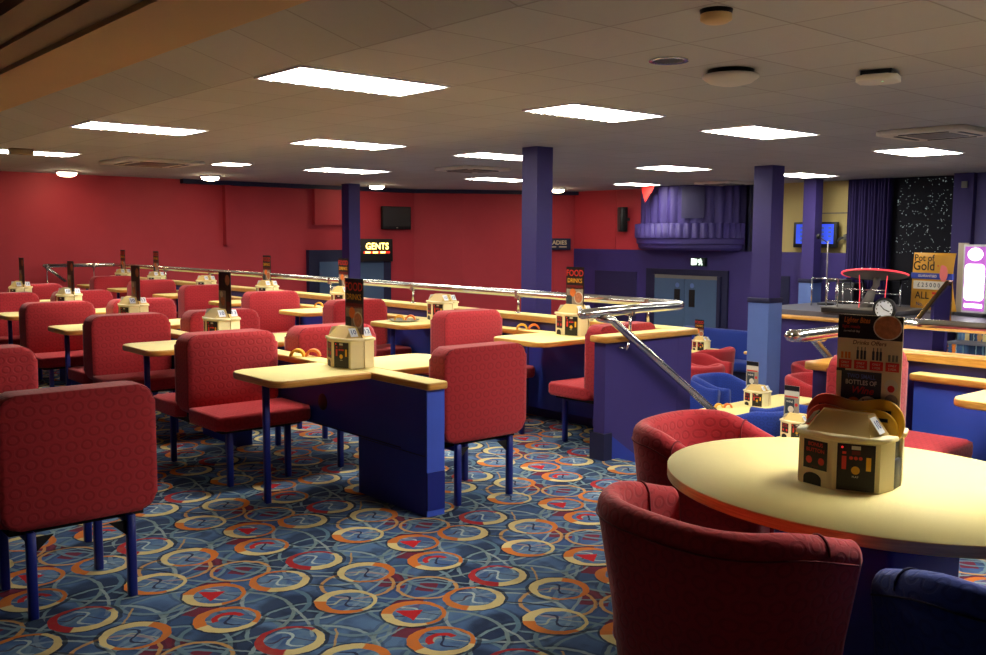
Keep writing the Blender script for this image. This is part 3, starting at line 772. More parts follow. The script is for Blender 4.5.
# ------------------------------------------------------------------ menu cards
def menu_food():
    """tall card, black head with FOOD and DRINKS, photos below; plane x = 0, facing both ways"""
    t = thing('menu_card', '', 'menu card')
    b = MB(); b.box(-.002, .002, -.1, .1, 0, .335, 'menu_black')
    card = b.build('card', t)
    for s, d in ((-1, Vector((0, -1, 0))), (1, Vector((0, 1, 0)))):
        n = Vector((s, 0, 0)); Z = Vector((0, 0, 1)); b = MB()
        at = lambda y, z, o=.0035: n*o+d*y+Z*z
        def R(y0, y1, z0, z1, m, o=.003): b.quad([at(y0, z0, o), at(y1, z0, o), at(y1, z1, o), at(y0, z1, o)], m)
        R(-.093, .093, .0, .165, 'menu_grey'); R(-.093, .093, .155, .185, 'dk_red_print')
        b.text('FOOD', .072, at(0, .283, .0045), d, Z, 'red_print', 0, .95); b.text('DRINKS', .05, at(0, .222, .0045), d, Z, 'yellow_print', 0, .95)
        b.disc(at(.045, .085, .0042), .052, d, Z, 'pale', 20); b.disc(at(.045, .085, .0047), .042, d, Z, 'menu_food', 18)
        b.disc(at(-.02, .125, .0042), .035, d, Z, 'orange_print', 14); R(-.09, -.03, .02, .10, 'menu_slate', .0042)
        b.build('printed_face', card, False)
    return t
def menu_dark():
    t = thing('menu_card', '', 'menu card')
    b = MB(); b.box(-.002, .002, -.1, .1, 0, .31, 'menu_black'); card = b.build('card', t)
    for s, d in ((-1, Vector((0, -1, 0))), (1, Vector((0, 1, 0)))):
        n = Vector((s, 0, 0)); Z = Vector((0, 0, 1)); b = MB()
        at = lambda y, z, o=.0035: n*o+d*y+Z*z
        b.quad([at(-.098, .0), at(.02, .0), at(.02, .17), at(-.098, .17)], 'menu_grey')
        b.disc(at(.05, .25), .04, d, Z, 'menu_food', 14); b.disc(at(-.03, .09, .0042), .035, d, Z, 'menu_food', 12)
        b.disc(at(-.05, .14, .0042), .025, d, Z, 'pale', 12); b.quad([at(.03, .02), at(.09, .02), at(.09, .09), at(.03, .09)], 'dk_red_print')
        b.build('printed_face', card, False)
    return t
def menu_pale():
    t = thing('menu_card', '', 'menu card')
    b = MB(); b.box(-.002, .002, -.085, .085, 0, .31, 'menu_grey'); card = b.build('card', t)
    for s, d in ((-1, Vector((0, -1, 0))), (1, Vector((0, 1, 0)))):
        n = Vector((s, 0, 0)); Z = Vector((0, 0, 1)); b = MB()
        at = lambda y, z, o=.0035: n*o+d*y+Z*z
        def R(y0, y1, z0, z1, m, o=.003): b.quad([at(y0, z0, o), at(y1, z0, o), at(y1, z1, o), at(y0, z1, o)], m)
        R(-.083, .083, .26, .308, 'menu_black'); R(-.083, .083, .19, .255, 'pale'); R(-.075, .075, .19, .205, 'red_print', .004)
        R(-.07, .03, .02, .175, 'menu_slate'); b.disc(at(-.005, .07, .0042), .034, d, Z, 'pale', 14); b.disc(at(.055, .12, .0042), .018, d, Z, 'red_print', 10)
        b.text('WINE', .03, at(-.02, .145, .0045), d, Z, 'pale'); b.build('printed_face', card, False)
    return t
MF, MD, MP = menu_food(), menu_dark(), menu_pale()
fm = {}
def put_menu(p, x, y, z, rz, lab):
    if p not in fm:
        fm[p] = 1; p.location = (x, y, z); p.rotation_euler = (0, 0, rz); p['label'] = lab; p['group'] = 'menu cards standing in bingo terminals'
        KIDS[p] = [(c, kids(c)) for c in kids(p)]; return p
    return dup(p, (x, y, z), rz, lab, 'menu cards standing in bingo terminals')
MZ = .755+.205
put_menu(MF, 3.15, Y1[0]-.03, MZ, 0, 'black food and drinks menu card on the nearest two-leaf table')
for k, lab in ((1, 'second'), (2, 'third'), (3, 'fourth'), (4, 'fifth')):
    put_menu(MD, 3.15, Y1[k]-.05, MZ+.01, 0, f'dark picture menu card on the {lab} central divider terminal from the front')
for k, lab in ((0, 'black food and drinks menu card by the chrome rail, nearest the stair'), (2, 'black food and drinks menu card before the navy doorway'),
               (3, 'black food and drinks menu card by the rail, left of the navy doorway'), (5, 'small far menu card by the rail, right of two near the back corner'), (6, 'small far menu card by the rail, left of two near the back corner')):
    put_menu(MF, 5.62, Y2[k]-.0, MZ+.015, 0, lab)

def big_menu():
    t = thing('menu_card', 'tall bar bites and drinks offer menu standing behind the round-table terminal', 'menu card', (3.035, 1.572, .73+.11), .15, 'menu cards standing in bingo terminals')
    W, H0, H1 = .107, .0, .455
    b = MB(); b.box(-.002, .002, -W, W, H0, H1, 'menu_cream'); card = b.build('card', t)
    n = Vector((-1, 0, 0)); d = Vector((0, -1, 0)); Z = Vector((0, 0, 1)); b = MB()
    at = lambda y, z, o=.0035: n*o+d*y+Z*z
    def R(y0, y1, z0, z1, m, o=.003): b.quad([at(y0, z0, o), at(y1, z0, o), at(y1, z1, o), at(y0, z1, o)], m)
    R(-W, W, .375, H1, 'menu_black')
    b.text('Lighter Bites', .026, at(-.044, .437, .0045), d, Z, 'orange_print', .25, .66)
    b.text('light meals', .014, at(-.062, .415, .0045), d, Z, 'red_print'); b.text('served all day', .010, at(-.06, .400, .0045), d, Z, 'pale')
    b.disc(at(.058, .418, .004), .047, d, Z, 'pale', 22, .042); b.disc(at(.058, .418, .0046), .043, d, Z, 'menu_food', 20, .038)
    b.text('Drinks Offers', .020, at(0, .362, .0045), d, Z, 'dk_red_print', .2)
    for i in range(4):
        y = -.078+.052*i
        R(y-.022, y+.022, .272, .302, 'red_print', .0042); b.text('ONLY', .010, at(y, .292, .0052), d, Z, 'pale'); b.text('2 FOR', .010, at(y, .280, .0052), d, Z, 'pale')
        for j in (-.011, .002, .013):
            hh = .03 if i in (1, 2) else .022; mm = ('orange_print', 'menu_slate', 'menu_slate', 'grey')[i]
            R(y+j-.004, y+j+.004, .306, .306+hh, mm, .0042)
            if i in (1, 2): R(y+j-.0015, y+j+.0015, .306+hh, .318+hh, mm, .0042)
    R(-W+.018, W-.062, .05, .265, 'menu_slate', .0042)
    c = -.022
    b.text('TWO SMALL', .021, at(c, .247, .005), d, Z, 'plinth', 0, .8); b.text('BOTTLES OF', .022, at(c, .226, .005), d, Z, 'pale', 0, .85)
    b.text('Wine', .034, at(c+.004, .200, .005), d, Z, 'red_print', .3)
    b.disc(at(c-.022, .152, .005), .024, d, Z, 'orange_print', 18); b.disc(at(c+.026, .146, .0055), .037, d, Z, 'pale', 22)
    for j, mm in ((-.016, 'menu_slate'), (0, 'pink_print'), (.016, 'pink_print')):
        R(c+.026+j-.005, c+.026+j+.005, .120, .152, mm, .006); R(c+.026+j-.002, c+.026+j+.002, .152, .172, mm, .006)
    R(-W, -W+.03, .262, .272, 'menu_slate', .0044)
    b.disc(at(W-.03, .225, .0042), .022, d, Z, 'pale', 14); b.disc(at(W-.03, .215, .0047), .012, d, Z, 'red_print', 12); b.disc(at(W-.028, .175, .0042), .022, d, Z, 'menu_grey', 14)
    R(W-.055, W-.004, .135, .150, 'red_print', .0045); R(-W+.002, -W+.016, .150, .163, 'red_print', .0045)
    b.build('printed_face', card, False)
    return t
big_menu()

# ------------------------------------------------------------------ double-humped number boards
def peanut(L=.29, r=.062, waist=.05, n=48):
    pts = []
    for i in range(n):
        a = 2*PI*i/n; y = L/2*math.cos(a)
        u = y/(L/2)
        w = r*.80+(r-r*.80)*(math.sin(min(1, abs(u)/.58)*PI/2))**2 if abs(u) < .58 else r*math.sqrt(max(0, 1-((abs(u)-.58)/.42)**2))
        pts.append((w*(1 if math.sin(a) >= 0 else -1), y))
    return pts
def board(label, loc, rot, group, L=.29, r=.062):
    t = thing('number_board', label, 'number board', loc, 0, group); t.rotation_euler = rot
    b = MB(); b.prism(peanut(L, r), 0, .012, 'paddle', .004, 2); b.build('board', t)
    for y in (-.105, .105):
        b = MB(); b.box(.03, .042, y-.016, y+.016, .0118, .0132, 'black'); b.build('black_label', t)
    return t
# upright pair in the slot of the round-table terminal
board('red to yellow double-humped board standing upright, taller one behind the round-table terminal roof', (3.02, 1.605, .942), (0, -PI/2, .15), 'upright boards on the round table', .33, .078)
board('red to yellow double-humped board standing upright, lower one touching the round-table terminal roof', (3.0, 1.605, .918), (0, -PI/2, .15), 'upright boards on the round table', .31, .068)
def lying(x, y, z, rz, lab):
    """two pieces leaning hump-up on the table: an arched pair"""
    t = thing('number_board', lab, 'number board', (x, y, z), rz, 'boards lying on tables')
    for k, (dx, m) in enumerate(((-.052, 'yellow_print'), (.052, 'orange_print'))):
        b = MB(); n = 10
        pr = [(0.05*math.cos(PI*i/n), .05*math.sin(PI*i/n)) for i in range(n+1)]; pi_ = [(.036*math.cos(PI*i/n), .034*math.sin(PI*i/n)) for i in range(n+1)]
        v = []
        for q in (-.03, .03): v += [(dx*1.0+p[0], q, p[1]+.001) for p in pr]+[(dx+p[0], q, p[1]+.001) for p in pi_]
        N = n+1; f = []
        for i in range(n):
            f += [(i, i+1, 2*N+i+1, 2*N+i), (N+i, N+i+1, 3*N+i+1, 3*N+i), (i, i+1, N+i+1, N+i), (2*N+i, 2*N+i+1, 3*N+i+1, 3*N+i)]
        f += [(0, N, 3*N, 2*N), (N-1, 2*N-1, 4*N-1, 3*N-1)]
        b.add(v, f, m, False); b.build('hump', t)
    return t
lying(3.165, 5.55, .756, -.7, 'yellow and orange humped boards lying on the plank left of nearest terminal')
lying(5.25, Y2[1]+.10, .764, -.7, 'yellow and orange humped boards in the clear dish before the second railed-wall terminal')
lying(5.60, 6.0, .756, -.7, 'yellow and red humped boards on the wall ledge left of the stair-end terminal')
lying(5.60, Y2[2]+.40, .756, -.7, 'yellow humped boards on the wall ledge left of the navy doorway')
t = thing('clear_dish', 'flat clear plastic dish holding humped boards on the second railed-wall table', 'dish', (5.22, Y2[1]+.08, .755))
b = MB(); b.lathe([(0, .001), (.11, .001), (.15, .018), (.145, .02), (.108, .007), (0, .007)], 'glass', n=24); b.build('dish', t)

# ------------------------------------------------------------------ round table and tub chairs
t = thing('round_table', 'large round cream table with honey wood rim in the right foreground', 'table', (3.056, 1.573, 0))
b = MB(); b.prism([(.727*math.cos(2*PI*k/72), .62*math.sin(2*PI*k/72)) for k in range(72)], .694, .73, 'wood_rim_lit', .017, 4, top='laminate'); b.build('tabletop', t)
b = MB(); b.prism(rrect(-.24, .24, -.19, .19, .02, 2), .06, .694, 'panel_navy', .004, 1); b.build('pedestal', t)
b = MB(); b.prism(rrect(-.28, .28, -.22, .22, .03, 2), 0, .06, 'black', .006, 1); b.build('foot', t)
t.rotation_euler = (0, 0, 1.413)

def tub(label, loc, rz, fab, pip, a=.385, hb=.765, ha=.66, group='tub chairs round the round table', seat_h=.43, depth=.40, small=False, front=.30, th=.088, tap=.13):
    """upholstered tub chair facing local +y"""
    t = thing('tub_chair', label, 'chair', loc, rz, group)
    n = 2.8; path = []
    def sup(an):
        c, s_ = math.cos(an), math.sin(an)
        return a*math.copysign(abs(c)**(2/n), c), -depth*abs(s_)**(2/n)
    for k in range(5): path.append((-a, front-front*k/5, 0))
    NA = 26
    for k in range(NA+1):
        an = PI-PI*k/NA; x, y = sup(an); path.append((x, y, math.sin(an)))
    for k in range(5): path.append((a, front*(k+1)/5, 0))
    pts = [Vector((p[0], p[1], 0)) for p in path]; cnt = len(pts)
    # blended height: high round the back, lower on the arms
    hs = []
    for p in pts:
        f = min(1, max(0, (.16-p.y)/.40)); f = f*f*(3-2*f); hs.append(ha+(hb-ha)*f)
    vs, fs = [], []
    sec_n = 13
    for i, p in enumerate(pts):
        d = (pts[min(i+1, cnt-1)]-pts[max(i-1, 0)]).normalized(); out = Vector((-d.y, d.x, 0)) * -1
        if out.dot(Vector((p.x, p.y-.05, 0))) < 0: out = -out
        h = hs[i]; zb = .13; r = th/2
        q = []
        q.append((p-out*(.0)-Vector((p.x*tap, p.y*tap, 0)), zb)); q.append((p-Vector((p.x*tap*.54, p.y*tap*.54, 0)), zb+(h-zb)*.5)); q.append((p, h-r*1.3))
        for k in range(1, 8):
            an = PI*k/8; q.append((p-out*(r-r*math.cos(an)), h-r*1.3+r*1.3*math.sin(an)))
        q.append((p-out*th, h-r*1.5)); q.append((p-out*(th+.03), .42)); q.append((p-out*(th+.03)-Vector((p.x*.1, p.y*.1, 0)), zb))
        vs += [(v.x, v.y, z) for v, z in q]
    m = len(vs)//cnt
    for i in range(cnt-1):
        for k in range(m): fs.append((i*m+k, i*m+(k+1) % m, (i+1)*m+(k+1) % m, (i+1)*m+k))
    fs += [tuple(range(m)), tuple(range((cnt-1)*m, cnt*m))[::-1]]
    b = MB(); b.add(vs, fs, fab, True); shell = b.build('shell', t)
    b = MB(); b.prism(rrect(-a+.10, a-.10, -depth+.10, front+.02, .08), .30, seat_h+.02, fab, .03, 3); b.build('seat_cushion', t)
    if not small:
        b = MB()
        for s in (6, cnt-7):                       # seams where the arms meet the back
            base = [Vector(vs[s*m+k]) for k in range(2, 12)]; c = sum(base, Vector())/len(base)
            b.tube([v+(v-c).normalized()*.002 for v in base], .004, pip, 5, False)
        ln = [Vector(vs[i*m+2]) for i in range(2, cnt-2)]
        b.tube([v+Vector((v.x, v.y, 0)).normalized()*.002+Vector((0, 0, -.015)) for v in ln], .003, pip, 5, False)
        b.build('piping', shell)
    for x, y in ((-a+.10, -depth+.12), (a-.10, -depth+.12), (-a+.08, front-.05), (a-.08, front-.05)):
        b = MB(); b.tube([(x, y, 0), (x*.97, y*.97, .2)], [.016, .022], 'wood_leg', 8); b.build('leg', t)
    return t
tub('red tub chair beyond the round table, against the purple stair wall', (3.45, 2.40, 0), PI+.15, 'red', 'piping', .36, .745, .63)
tub('red tub chair nearest us with its rounded back towards the camera', (2.41, 1.635, 0), -PI/2-.10, 'red', 'piping', .378, .782, .71, front=.06, th=.075, tap=.2)
tub('blue tub chair at the bottom right corner before the round table', (2.575, .945, 0), -.60, 'blue_fab', 'piping_blue', .35, .77, .68, front=.02, th=.08)

# ------------------------------------------------------------------ rails
def rail(label, paths, posts, brackets=()):
    t = thing('handrail', label, 'handrail')
    for nm, p, r in paths:
        b = MB(); b.tube(p, r, 'chrome', 14)
        for e in (p[0], p[-1]): b.lathe([(0, -r*.9), (r*.6, -r*.7), (r, 0), (r*.6, r*.7), (0, r*.9)], 'chrome', e, 12)
        b.build(nm, t)
    for x, y, z0, z1 in posts:
        b = MB(); b.tube([(x, y, z0), (x, y, z1)], .011, 'chrome', 8); b.lathe([(.028, 0), (.028, .008), (.012, .014)], 'chrome', (x, y, z0), 12)
        b.lathe([(.036, -.036), (.036, .036)], 'chrome', (x, y, z1+.02), 12); b.build('post', t)
    for x, y, z in brackets:
        b = MB(); b.tube([(x, y+.075, z-.06), (x, y+.02, z-.075), (x, y, z-.03)], .009, 'chrome', 8); b.lathe([(0, -.0), (.028, 0), (.028, .01), (0, .01)], 'chrome', (x, y+.07, z-.07), 12); b.build('wall_bracket', t)
    return t
RZ = 1.03; RL = 1.05
L1 = [(4.62, 16.45, RL), (5.70, 16.45, RL), (5.76, 16.40, RL), (5.76, 12, RL), (5.76, 8, RL), (5.76, 4.58, RL), (5.73, 4.47, RL), (5.65, 4.44, RL), (5.2, 4.43, RL), (4.60, 4.40, RL-.01)]
rail('chrome handrail over the wooden cap of the left divider wall and stair', [('top_rail', L1, .034), ('stair_rail', [(4.76, 4.40, RZ-.02), (4.84, 4.345, RZ-.04), (6.75, 4.345, -.25)], .028), ('back_stair_rail', [(4.62, 16.45, RL), (4.95, 16.5, .80)], .03)],
     [(5.76, y, .872, RL-.03) for y in (4.8, 6.3, 7.9, 9.5, 11.1, 12.7, 14.3, 16.1)]+[(5.12, 4.43, .872, RL-.03), (5.4, 16.45, 0, RL-.03), (4.66, 16.45, 0, RL-.03)], [(5.02, 4.35, .85), (5.95, 4.35, .26)])
L2 = [(5.81, -3.5, RZ), (5.81, 0, RZ), (5.81, 2.66, RZ), (5.78, 2.75, RZ), (5.70, 2.78, RZ), (5.2, 2.78, RZ), (4.60, 2.76, RZ), (4.54, 2.80, RZ)]
rail('chrome handrail over the wooden cap of the right divider wall and stair', [('top_rail', L2, .034), ('stair_rail', [(4.86, 2.79, RZ-.03), (4.96, 2.91, RZ-.05), (6.75, 2.92, -.25)], .024)],
     [(5.81, y, .862, RZ-.03) for y in (2.05, .6, -1)], [])
t = thing('curved_grab_handle', 'small curved chrome handle on the right wall cap by the rail post', 'handle')
b = MB(); b.tube([(5.84, 2.27, .863), (5.84, 2.29, .92), (5.84, 2.25, .965), (5.84, 2.19, .98)], .009, 'chrome', 8); b.build('handle', t)
t = thing('paper_notice', 'small pale notice standing on the right wall cap below the rail', 'notice', (5.81, 1.55, .862), .1)
b = MB(); b.box(-.002, .002, -.04, .04, 0, .07, 'pale'); b.build('card', t)
b = MB(); b.quad([(-.003, -.03, .045), (-.003, .03, .045), (-.003, .03, .06), (-.003, -.03, .06)], 'pink_print'); b.build('printed_band', t)

# ------------------------------------------------------------------ things on the back and right walls
t = thing('television', 'black flat television hanging on the red back wall', 'television', (11.93, 16.98, 1.945), 0)
b = MB(); b.box(-.37, .37, -.05, .04, -.24, .25, 'black', .012); b.build('case', t)
b = MB(); b.box(-.34, .34, -.053, -.049, -.17, .225, 'menu_black'); b.build('screen', t)
b = MB(); b.box(-.02, .02, -.056, -.05, -.215, -.20, 'pale'); b.build('badge', t)
b = MB(); b.box(-.06, .06, .04, .118, -.06, .06, 'dark_grey'); b.build('wall_mount', t)
t = thing('gents_sign', 'black sign with lit yellow GENTS lettering above the navy doorway', 'sign', (11.33, 16.90, 1.27))
b = MB(); b.box(-.42, .42, -.06, .06, -.25, .23, 'black', .01); b.build('case', t)
b = MB(); b.text('GENTS', .19, (.02, -.064, .07), (1, 0, 0), (0, 0, 1), 'sign_glow', 0, 1.0); b.build('lettering', t, False)
b = MB()
for k in range(3): b.box(-.22+.19*k-.06, -.22+.19*k+.06, -.068, -.06, -.07, -.035, 'sign_glow')
b.box(-.32, .34, -.065, -.06, -.075, -.03, 'sign_red'); b.build('lit_strip', t)
b = MB(); b.text('P', .09, (-.42, -.064, .06), (1, 0, 0), (0, 0, 1), 'plinth'); b.text('F', .08, (-.41, -.064, -.02), (1, 0, 0), (0, 0, 1), 'plinth'); b.build('small_pictogram', t, False)
t = thing('ladies_sign', 'small navy sign with pale lettering right of the centre column', 'sign', (15.2, 15.33, 1.40), -.455)
b = MB(); b.box(-.30, .30, -.04, .05, -.13, .13, 'navy_dark', .008); b.build('plate', t)
b = MB(); b.text('LADIES', .13, (0, -.044, .03), (1, 0, 0), (0, 0, 1), 'menu_cream', 0, 1.0); b.box(-.2, -.05, -.045, -.04, -.07, -.055, 'menu_cream'); b.box(.02, .2, -.045, -.04, -.07, -.055, 'menu_cream'); b.build('lettering', t, False)
t = thing('wall_speaker', 'slim black loudspeaker on the red wall left of the fluted drum', 'speaker', (15.48, 13.66, 1.94), -.5)
b = MB(); b.box(-.08, .08, -.11, .11, -.26, .26, 'black', .015); b.build('case', t)
b = MB(); b.box(-.085, -.078, -.085, .085, -.23, .23, 'dark_grey'); b.build('grille', t)
b = MB(); b.box(.06, .2, -.03, .03, -.03, .03, 'dark_grey'); b.build('bracket', t)
t = thing('exit_sign', 'lit white fire exit sign above the blue double doors', 'sign', (15.52, 11.68, 1.08), 0); t.scale = (1, .75, .85)
b = MB(); b.box(-.03, .045, -.24, .24, -.10, .10, 'exit_green', .006); b.build('case', t)
b = MB(); X = -.032
b.quad([(X, .20, -.075), (X, .09, -.075), (X, .09, .075), (X, .20, .075)], 'exit_white')
b.quad([(X, .06, -.075), (X, .03, -.075), (X, .03, .075), (X, .06, .075)], 'exit_white')
b.quad([(X, -.01, -.02), (X, -.04, -.02), (X, -.04, .06), (X, -.01, .06)], 'exit_white')
b.disc((X, -.10, .055), .024, (0, -1, 0), (0, 0, 1), 'exit_white', 12)
for p0, p1 in (((-.09, .03), (-.10, -.02)), ((-.10, -.02), (-.06, -.07)), ((-.10, -.02), (-.14, -.035)), ((-.14, -.035), (-.15, -.075)), ((-.09, .025), (-.15, .005)), ((-.09, .025), (-.05, .0))):
    b.tube([(X, p0[0], p0[1]), (X, p1[0], p1[1])], .014, 'exit_white', 6)
b.build('pictogram', t, False)
# fluted drum
t = thing('fluted_drum', 'purple fluted half-round drum bulging from the wall above the blue doors', 'wall feature', (15.59, 11.94, 0))
def arc(prof, flute=0, nf=0, n=120, m='purple', ry=1.29, rx=.75):
    vs, fs = [], []
    for off, z in prof:
        for k in range(n+1):
            a = PI/2+PI*k/n; fl = flute*(abs(math.sin(nf*(a-PI/2)/2))) if nf else 0
            vs.append(((rx+off+fl)*math.cos(a), (ry+off+fl)*math.sin(a), z))
    c = n+1
    for i in range(len(prof)-1):
        for k in range(n): fs.append((i*c+k, i*c+k+1, (i+1)*c+k+1, (i+1)*c+k))
    return vs, fs
b = MB(); b.add(*arc([(-.25, 1.31), (-.12, 1.31), (-.06, 1.36), (-.06, 1.42), (-.02, 1.44), (-.02, 1.53), (.0, 1.55)]), 'purple', False); b.build('moulding', t)
b = MB(); b.add(*arc([(-.03, 1.55), (-.03, 1.83), (-.12, 1.84)], .05, 44, 264), 'purple', True); b.build('fluted_band', t)
b = MB(); b.add(*arc([(-.16, 1.83), (-.16, 2.57)], .06, 26, 208), 'purple', True); b.build('upper_drum', t)
b = MB()
for a0 in (PI*1.07,):
    pts = [((.75-.085)*math.cos(a0+.42*k/8), (1.29-.085)*math.sin(a0+.42*k/8)) for k in range(9)]
    v = [(x, y, z) for z in (1.93, 2.54) for x, y in pts]; b.add(v, [(k, k+1, 10+k, 9+k) for k in range(8)], 'purple_dark')
b.build('flat_panel', t)
t = thing('red_pennant', 'small red triangular pennant hanging before the fluted drum', 'pennant', (14.75, 12.35, 2.575))
b = MB(); b.add([(0, -.17, 0), (0, .2, 0), (0, .08, -.33), (-.01, 0, -.15)], [(0, 1, 3), (1, 2, 3), (2, 0, 3)], 'red_print'); b.build('cloth', t)
# screen on the cream wall
t = thing('wall_screen', 'flat screen showing blue on the cream wall behind the right column', 'television', (15.72, 9.22, 1.61))
b = MB(); b.box(-.04, .04, -.40, .46, -.22, .24, 'black', .012); b.build('case', t)
b = MB(); b.box(-.045, -.038, -.34, .40, -.15, .20, 'tv_blue')
b.build('screen', t)
b = MB()
for i in range(5):
    for j in range(4): b.box(-.0465, -.0448, -.30+.14*i, -.24+.14*i, -.11+.075*j, -.075+.075*j, 'plinth')
b.build('screen_text', t)
b = MB(); b.box(.035, .17, -.05, .05, -.05, .05, 'dark_grey'); b.build('wall_mount', t)
t = thing('boom_arm', 'short dark bracket arm on the cream wall right of the blue screen', 'bracket', (15.8, 8.78, 1.48))
b = MB(); b.tube([(.08, -.05, .1), (-.05, -.0, .08), (-.1, .12, -.03)], .025, 'dark_grey', 8); b.build('arm', t)
b = MB(); b.lathe([(0, -.06), (.05, -.04), (.05, .04), (0, .06)], 'grey', (.03, -.06, .1), 10); b.build('head', t)

# ------------------------------------------------------------------ stage
t = thing('stage_drape', 'violet pleated stage drape left of the star cloth', 'curtain', (15.55, 0, 0))
b = MB(); n = 90; vs = []
for z in (.5, 2.57):
    for k in range(n+1):
        y = 8.56-.78*k/n; vs.append((.05*math.sin(k*.95)+.02*math.sin(k*.31), y, z))
b.add(vs, [(k, k+1, n+2+k, n+1+k) for k in range(n)], 'curtain', True); b.build('cloth', t)
t = thing('star_cloth', 'black backdrop cloth with tiny lit stars at the back of the stage', 'backdrop', (15.6, 0, 0))
b = MB(); b.box(.06, .09, 6.67, 7.8, .45, 2.57, 'star_cloth'); b.build('cloth', t)
b = MB()
for k in range(230):
    y = random.uniform(6.76, 7.72); z = random.choice((random.uniform(1.95, 2.55), random.uniform(1.3, 1.9), random.uniform(.7, 2.5)))
    r = random.uniform(.003, .007); b.add([(.05, y, z-r), (.05, y+r, z), (.05, y, z+r), (.05, y-r, z), (.04, y, z)], [(0, 1, 4), (1, 2, 4), (2, 3, 4), (3, 0, 4)], 'star')
o = b.build('star_lights', t); o['kind'] = 'stuff'
t = thing('banner', 'gold Pot of Gold promotional banner standing on the stage', 'banner', (14.25, 6.42, .50), -.25)
w0 = .36
b = MB(); n = 12; vs = []
for k in range(n+1):
    z = .85*k/n; bow = .05*math.sin(PI*k/n*.9); ww = w0+.04*(1-k/n)**2-.02*math.sin(PI*k/n); vs += [(-bow, -ww, z), (-bow, ww, z), (-bow+.01, ww, z), (-bow+.01, -ww, z)]
fs = []
for k in range(n):
    for j in range(4): fs.append((k*4+j, k*4+(j+1) % 4, k*4+4+(j+1) % 4, k*4+4+j))
b.add(vs, fs+[(0, 1, 2, 3), (n*4, n*4+1, n*4+2, n*4+3)], 'gold', True); b.build('printed_sheet', t)
b = MB(); D, Z = (0, -1, 0), (0, 0, 1)
b.text('Pot of', .14, (-.085, .12, .77), D, Z, 'menu_black'); b.text('Gold', .19, (-.085, .12, .65), D, Z, 'menu_black')
b.box(-.075, -.04, -.36, .35, .46, .55, 'panel_navy'); b.text('GUARANTEED', .05, (-.078, .06, .505), D, Z, 'pale')
b.box(-.075, -.045, -.30, .30, .31, .43, 'pale'); b.text('£ 2 5 0 0 0', .09, (-.078, .03, .37), D, Z, 'menu_slate'); b.text('ALL', .15, (-.075, .14, .21), D, Z, 'menu_black')
b.box(-.06, -.05, -.1, -.02, .24, .27, 'red_print'); b.box(-.06, -.05, -.12, -.02, .18, .21, 'red_print'); b.text('No.', .08, (-.05, .2, .08), D, Z, 'ink_blue'); b.build('lettering', t, False)
b = MB(); b.disc((-.08, -.22, .55), .07, D, Z, 'pink_print', 12, .12); b.disc((-.082, -.2, .64), .035, D, Z, 'pink_print'); b.disc((-.08, -.12, .66), .012, D, Z, 'red_print'); b.build('pink_motif', t, False)
b = MB(); b.box(-.1, .12, -.3, .36, -.05, 0, 'grey', .01); b.build('base', t)
t = thing('light_box', 'glaring white and lilac light box at the right edge of the stage', 'light box', (14.15, 5.78, .46), -.25)
b = MB(); b.box(-.03, .06, -.20, .20, .04, 1.02, 'white', .008); b.build('frame', t)
b = MB(); b.box(-.034, -.031, -.17, .17, .07, .99, 'ltbox_edge'); b.build('lilac_face', t)
b = MB(); b.disc((-.037, 0, .88), .12, D, Z, 'ltbox', 20, .09); b.prism(rrect(-.155, .155, .22, .74, .06), -.038, -.036, 'ltbox', 0, mat=Matrix(((0, 0, 1, 0), (1, 0, 0, 0), (0, 1, 0, 0), (0, 0, 0, 1)))); b.box(-.039, -.036, -.14, .14, .12, .17, 'ltbox'); b.build('lit_panel', t)
b = MB(); b.box(-.12, .15, -.22, .22, 0, .04, 'dark_grey'); b.build('base', t)
t = thing('pull_up_stand', 'narrow pale stand between the gold banner and the light box', 'stand', (14.5, 6.12, .45), -.2)
b = MB(); b.box(-.01, .01, -.08, .08, .03, 1.05, 'pale'); b.build('sheet', t)
b = MB(); b.box(-.08, .08, -.14, .14, 0, .03, 'grey'); b.build('base', t)
# caller's podium
t = thing('caller_podium', 'caller podium with round red-neon-edged canopy on the stage', 'podium', (13.55, 6.98, .45))
b = MB(); TILT = Matrix.Translation((0, 0, .575)) @ Matrix.Rotation(.19, 4, 'Y') @ Matrix.Rotation(-.06, 4, 'X')
b.lathe([(0, -.045), (.34, -.03), (.45, -.01), (.465, 0), (.45, .015), (.25, .03), (0, .035)], 'grey', n=40); cn = b.build('canopy', t); cn.matrix_local = TILT
b = MB(); b.tube([(.465*math.cos(PI*.42+PI*1.16*k/30), .465*math.sin(PI*.42+PI*1.16*k/30), 0) for k in range(31)], .013, 'neon', 8); b.build('neon_rim', cn)
for dy in (-.27, .12):
    b = MB(); b.tube([(-.2, dy+.02*(1 if dy > 0 else -1), .57), (-.2, dy, .3), (-.2, dy+.01, .02)], .006, 'neon', 8); b.build('neon_tube', t)
b = MB(); b.tube([(0.05, 0, .545), (.05, 0, .42), (.02, .06, .3), (0, .15, .02)], [.05, .05, .06, .1], 'grey', 12); b.build('stem', t)
b = MB(); b.box(-.45, .45, -.55, .6, 0, .07, 'black', .01); b.box(-.46, .46, -.56, .61, .07, .085, 'grey'); b.build('base', t)
b = MB()
for y, z in ((-.25, .36), (.25, .36)): pass
b.tube([(-.3, -.32, .36), (-.3, .32, .36)], .01, 'chrome', 6); b.tube([(-.3, -.3, .17), (-.3, .6, .17)], .01, 'chrome', 6); b.tube([(-.3, .6, .08), (-.3, .6, .5)], .012, 'chrome', 6); b.tube([(-.3, .42, .08), (-.3, .42, .5)], .012, 'chrome', 6); b.tube([(-.3, .42, .5), (-.3, .85, .5)], .012, 'chrome', 6); b.tube([(-.3, .85, .5), (-.3, .85, .08)], .012, 'chrome', 6); b.build('guard_frame', t)
b = MB()
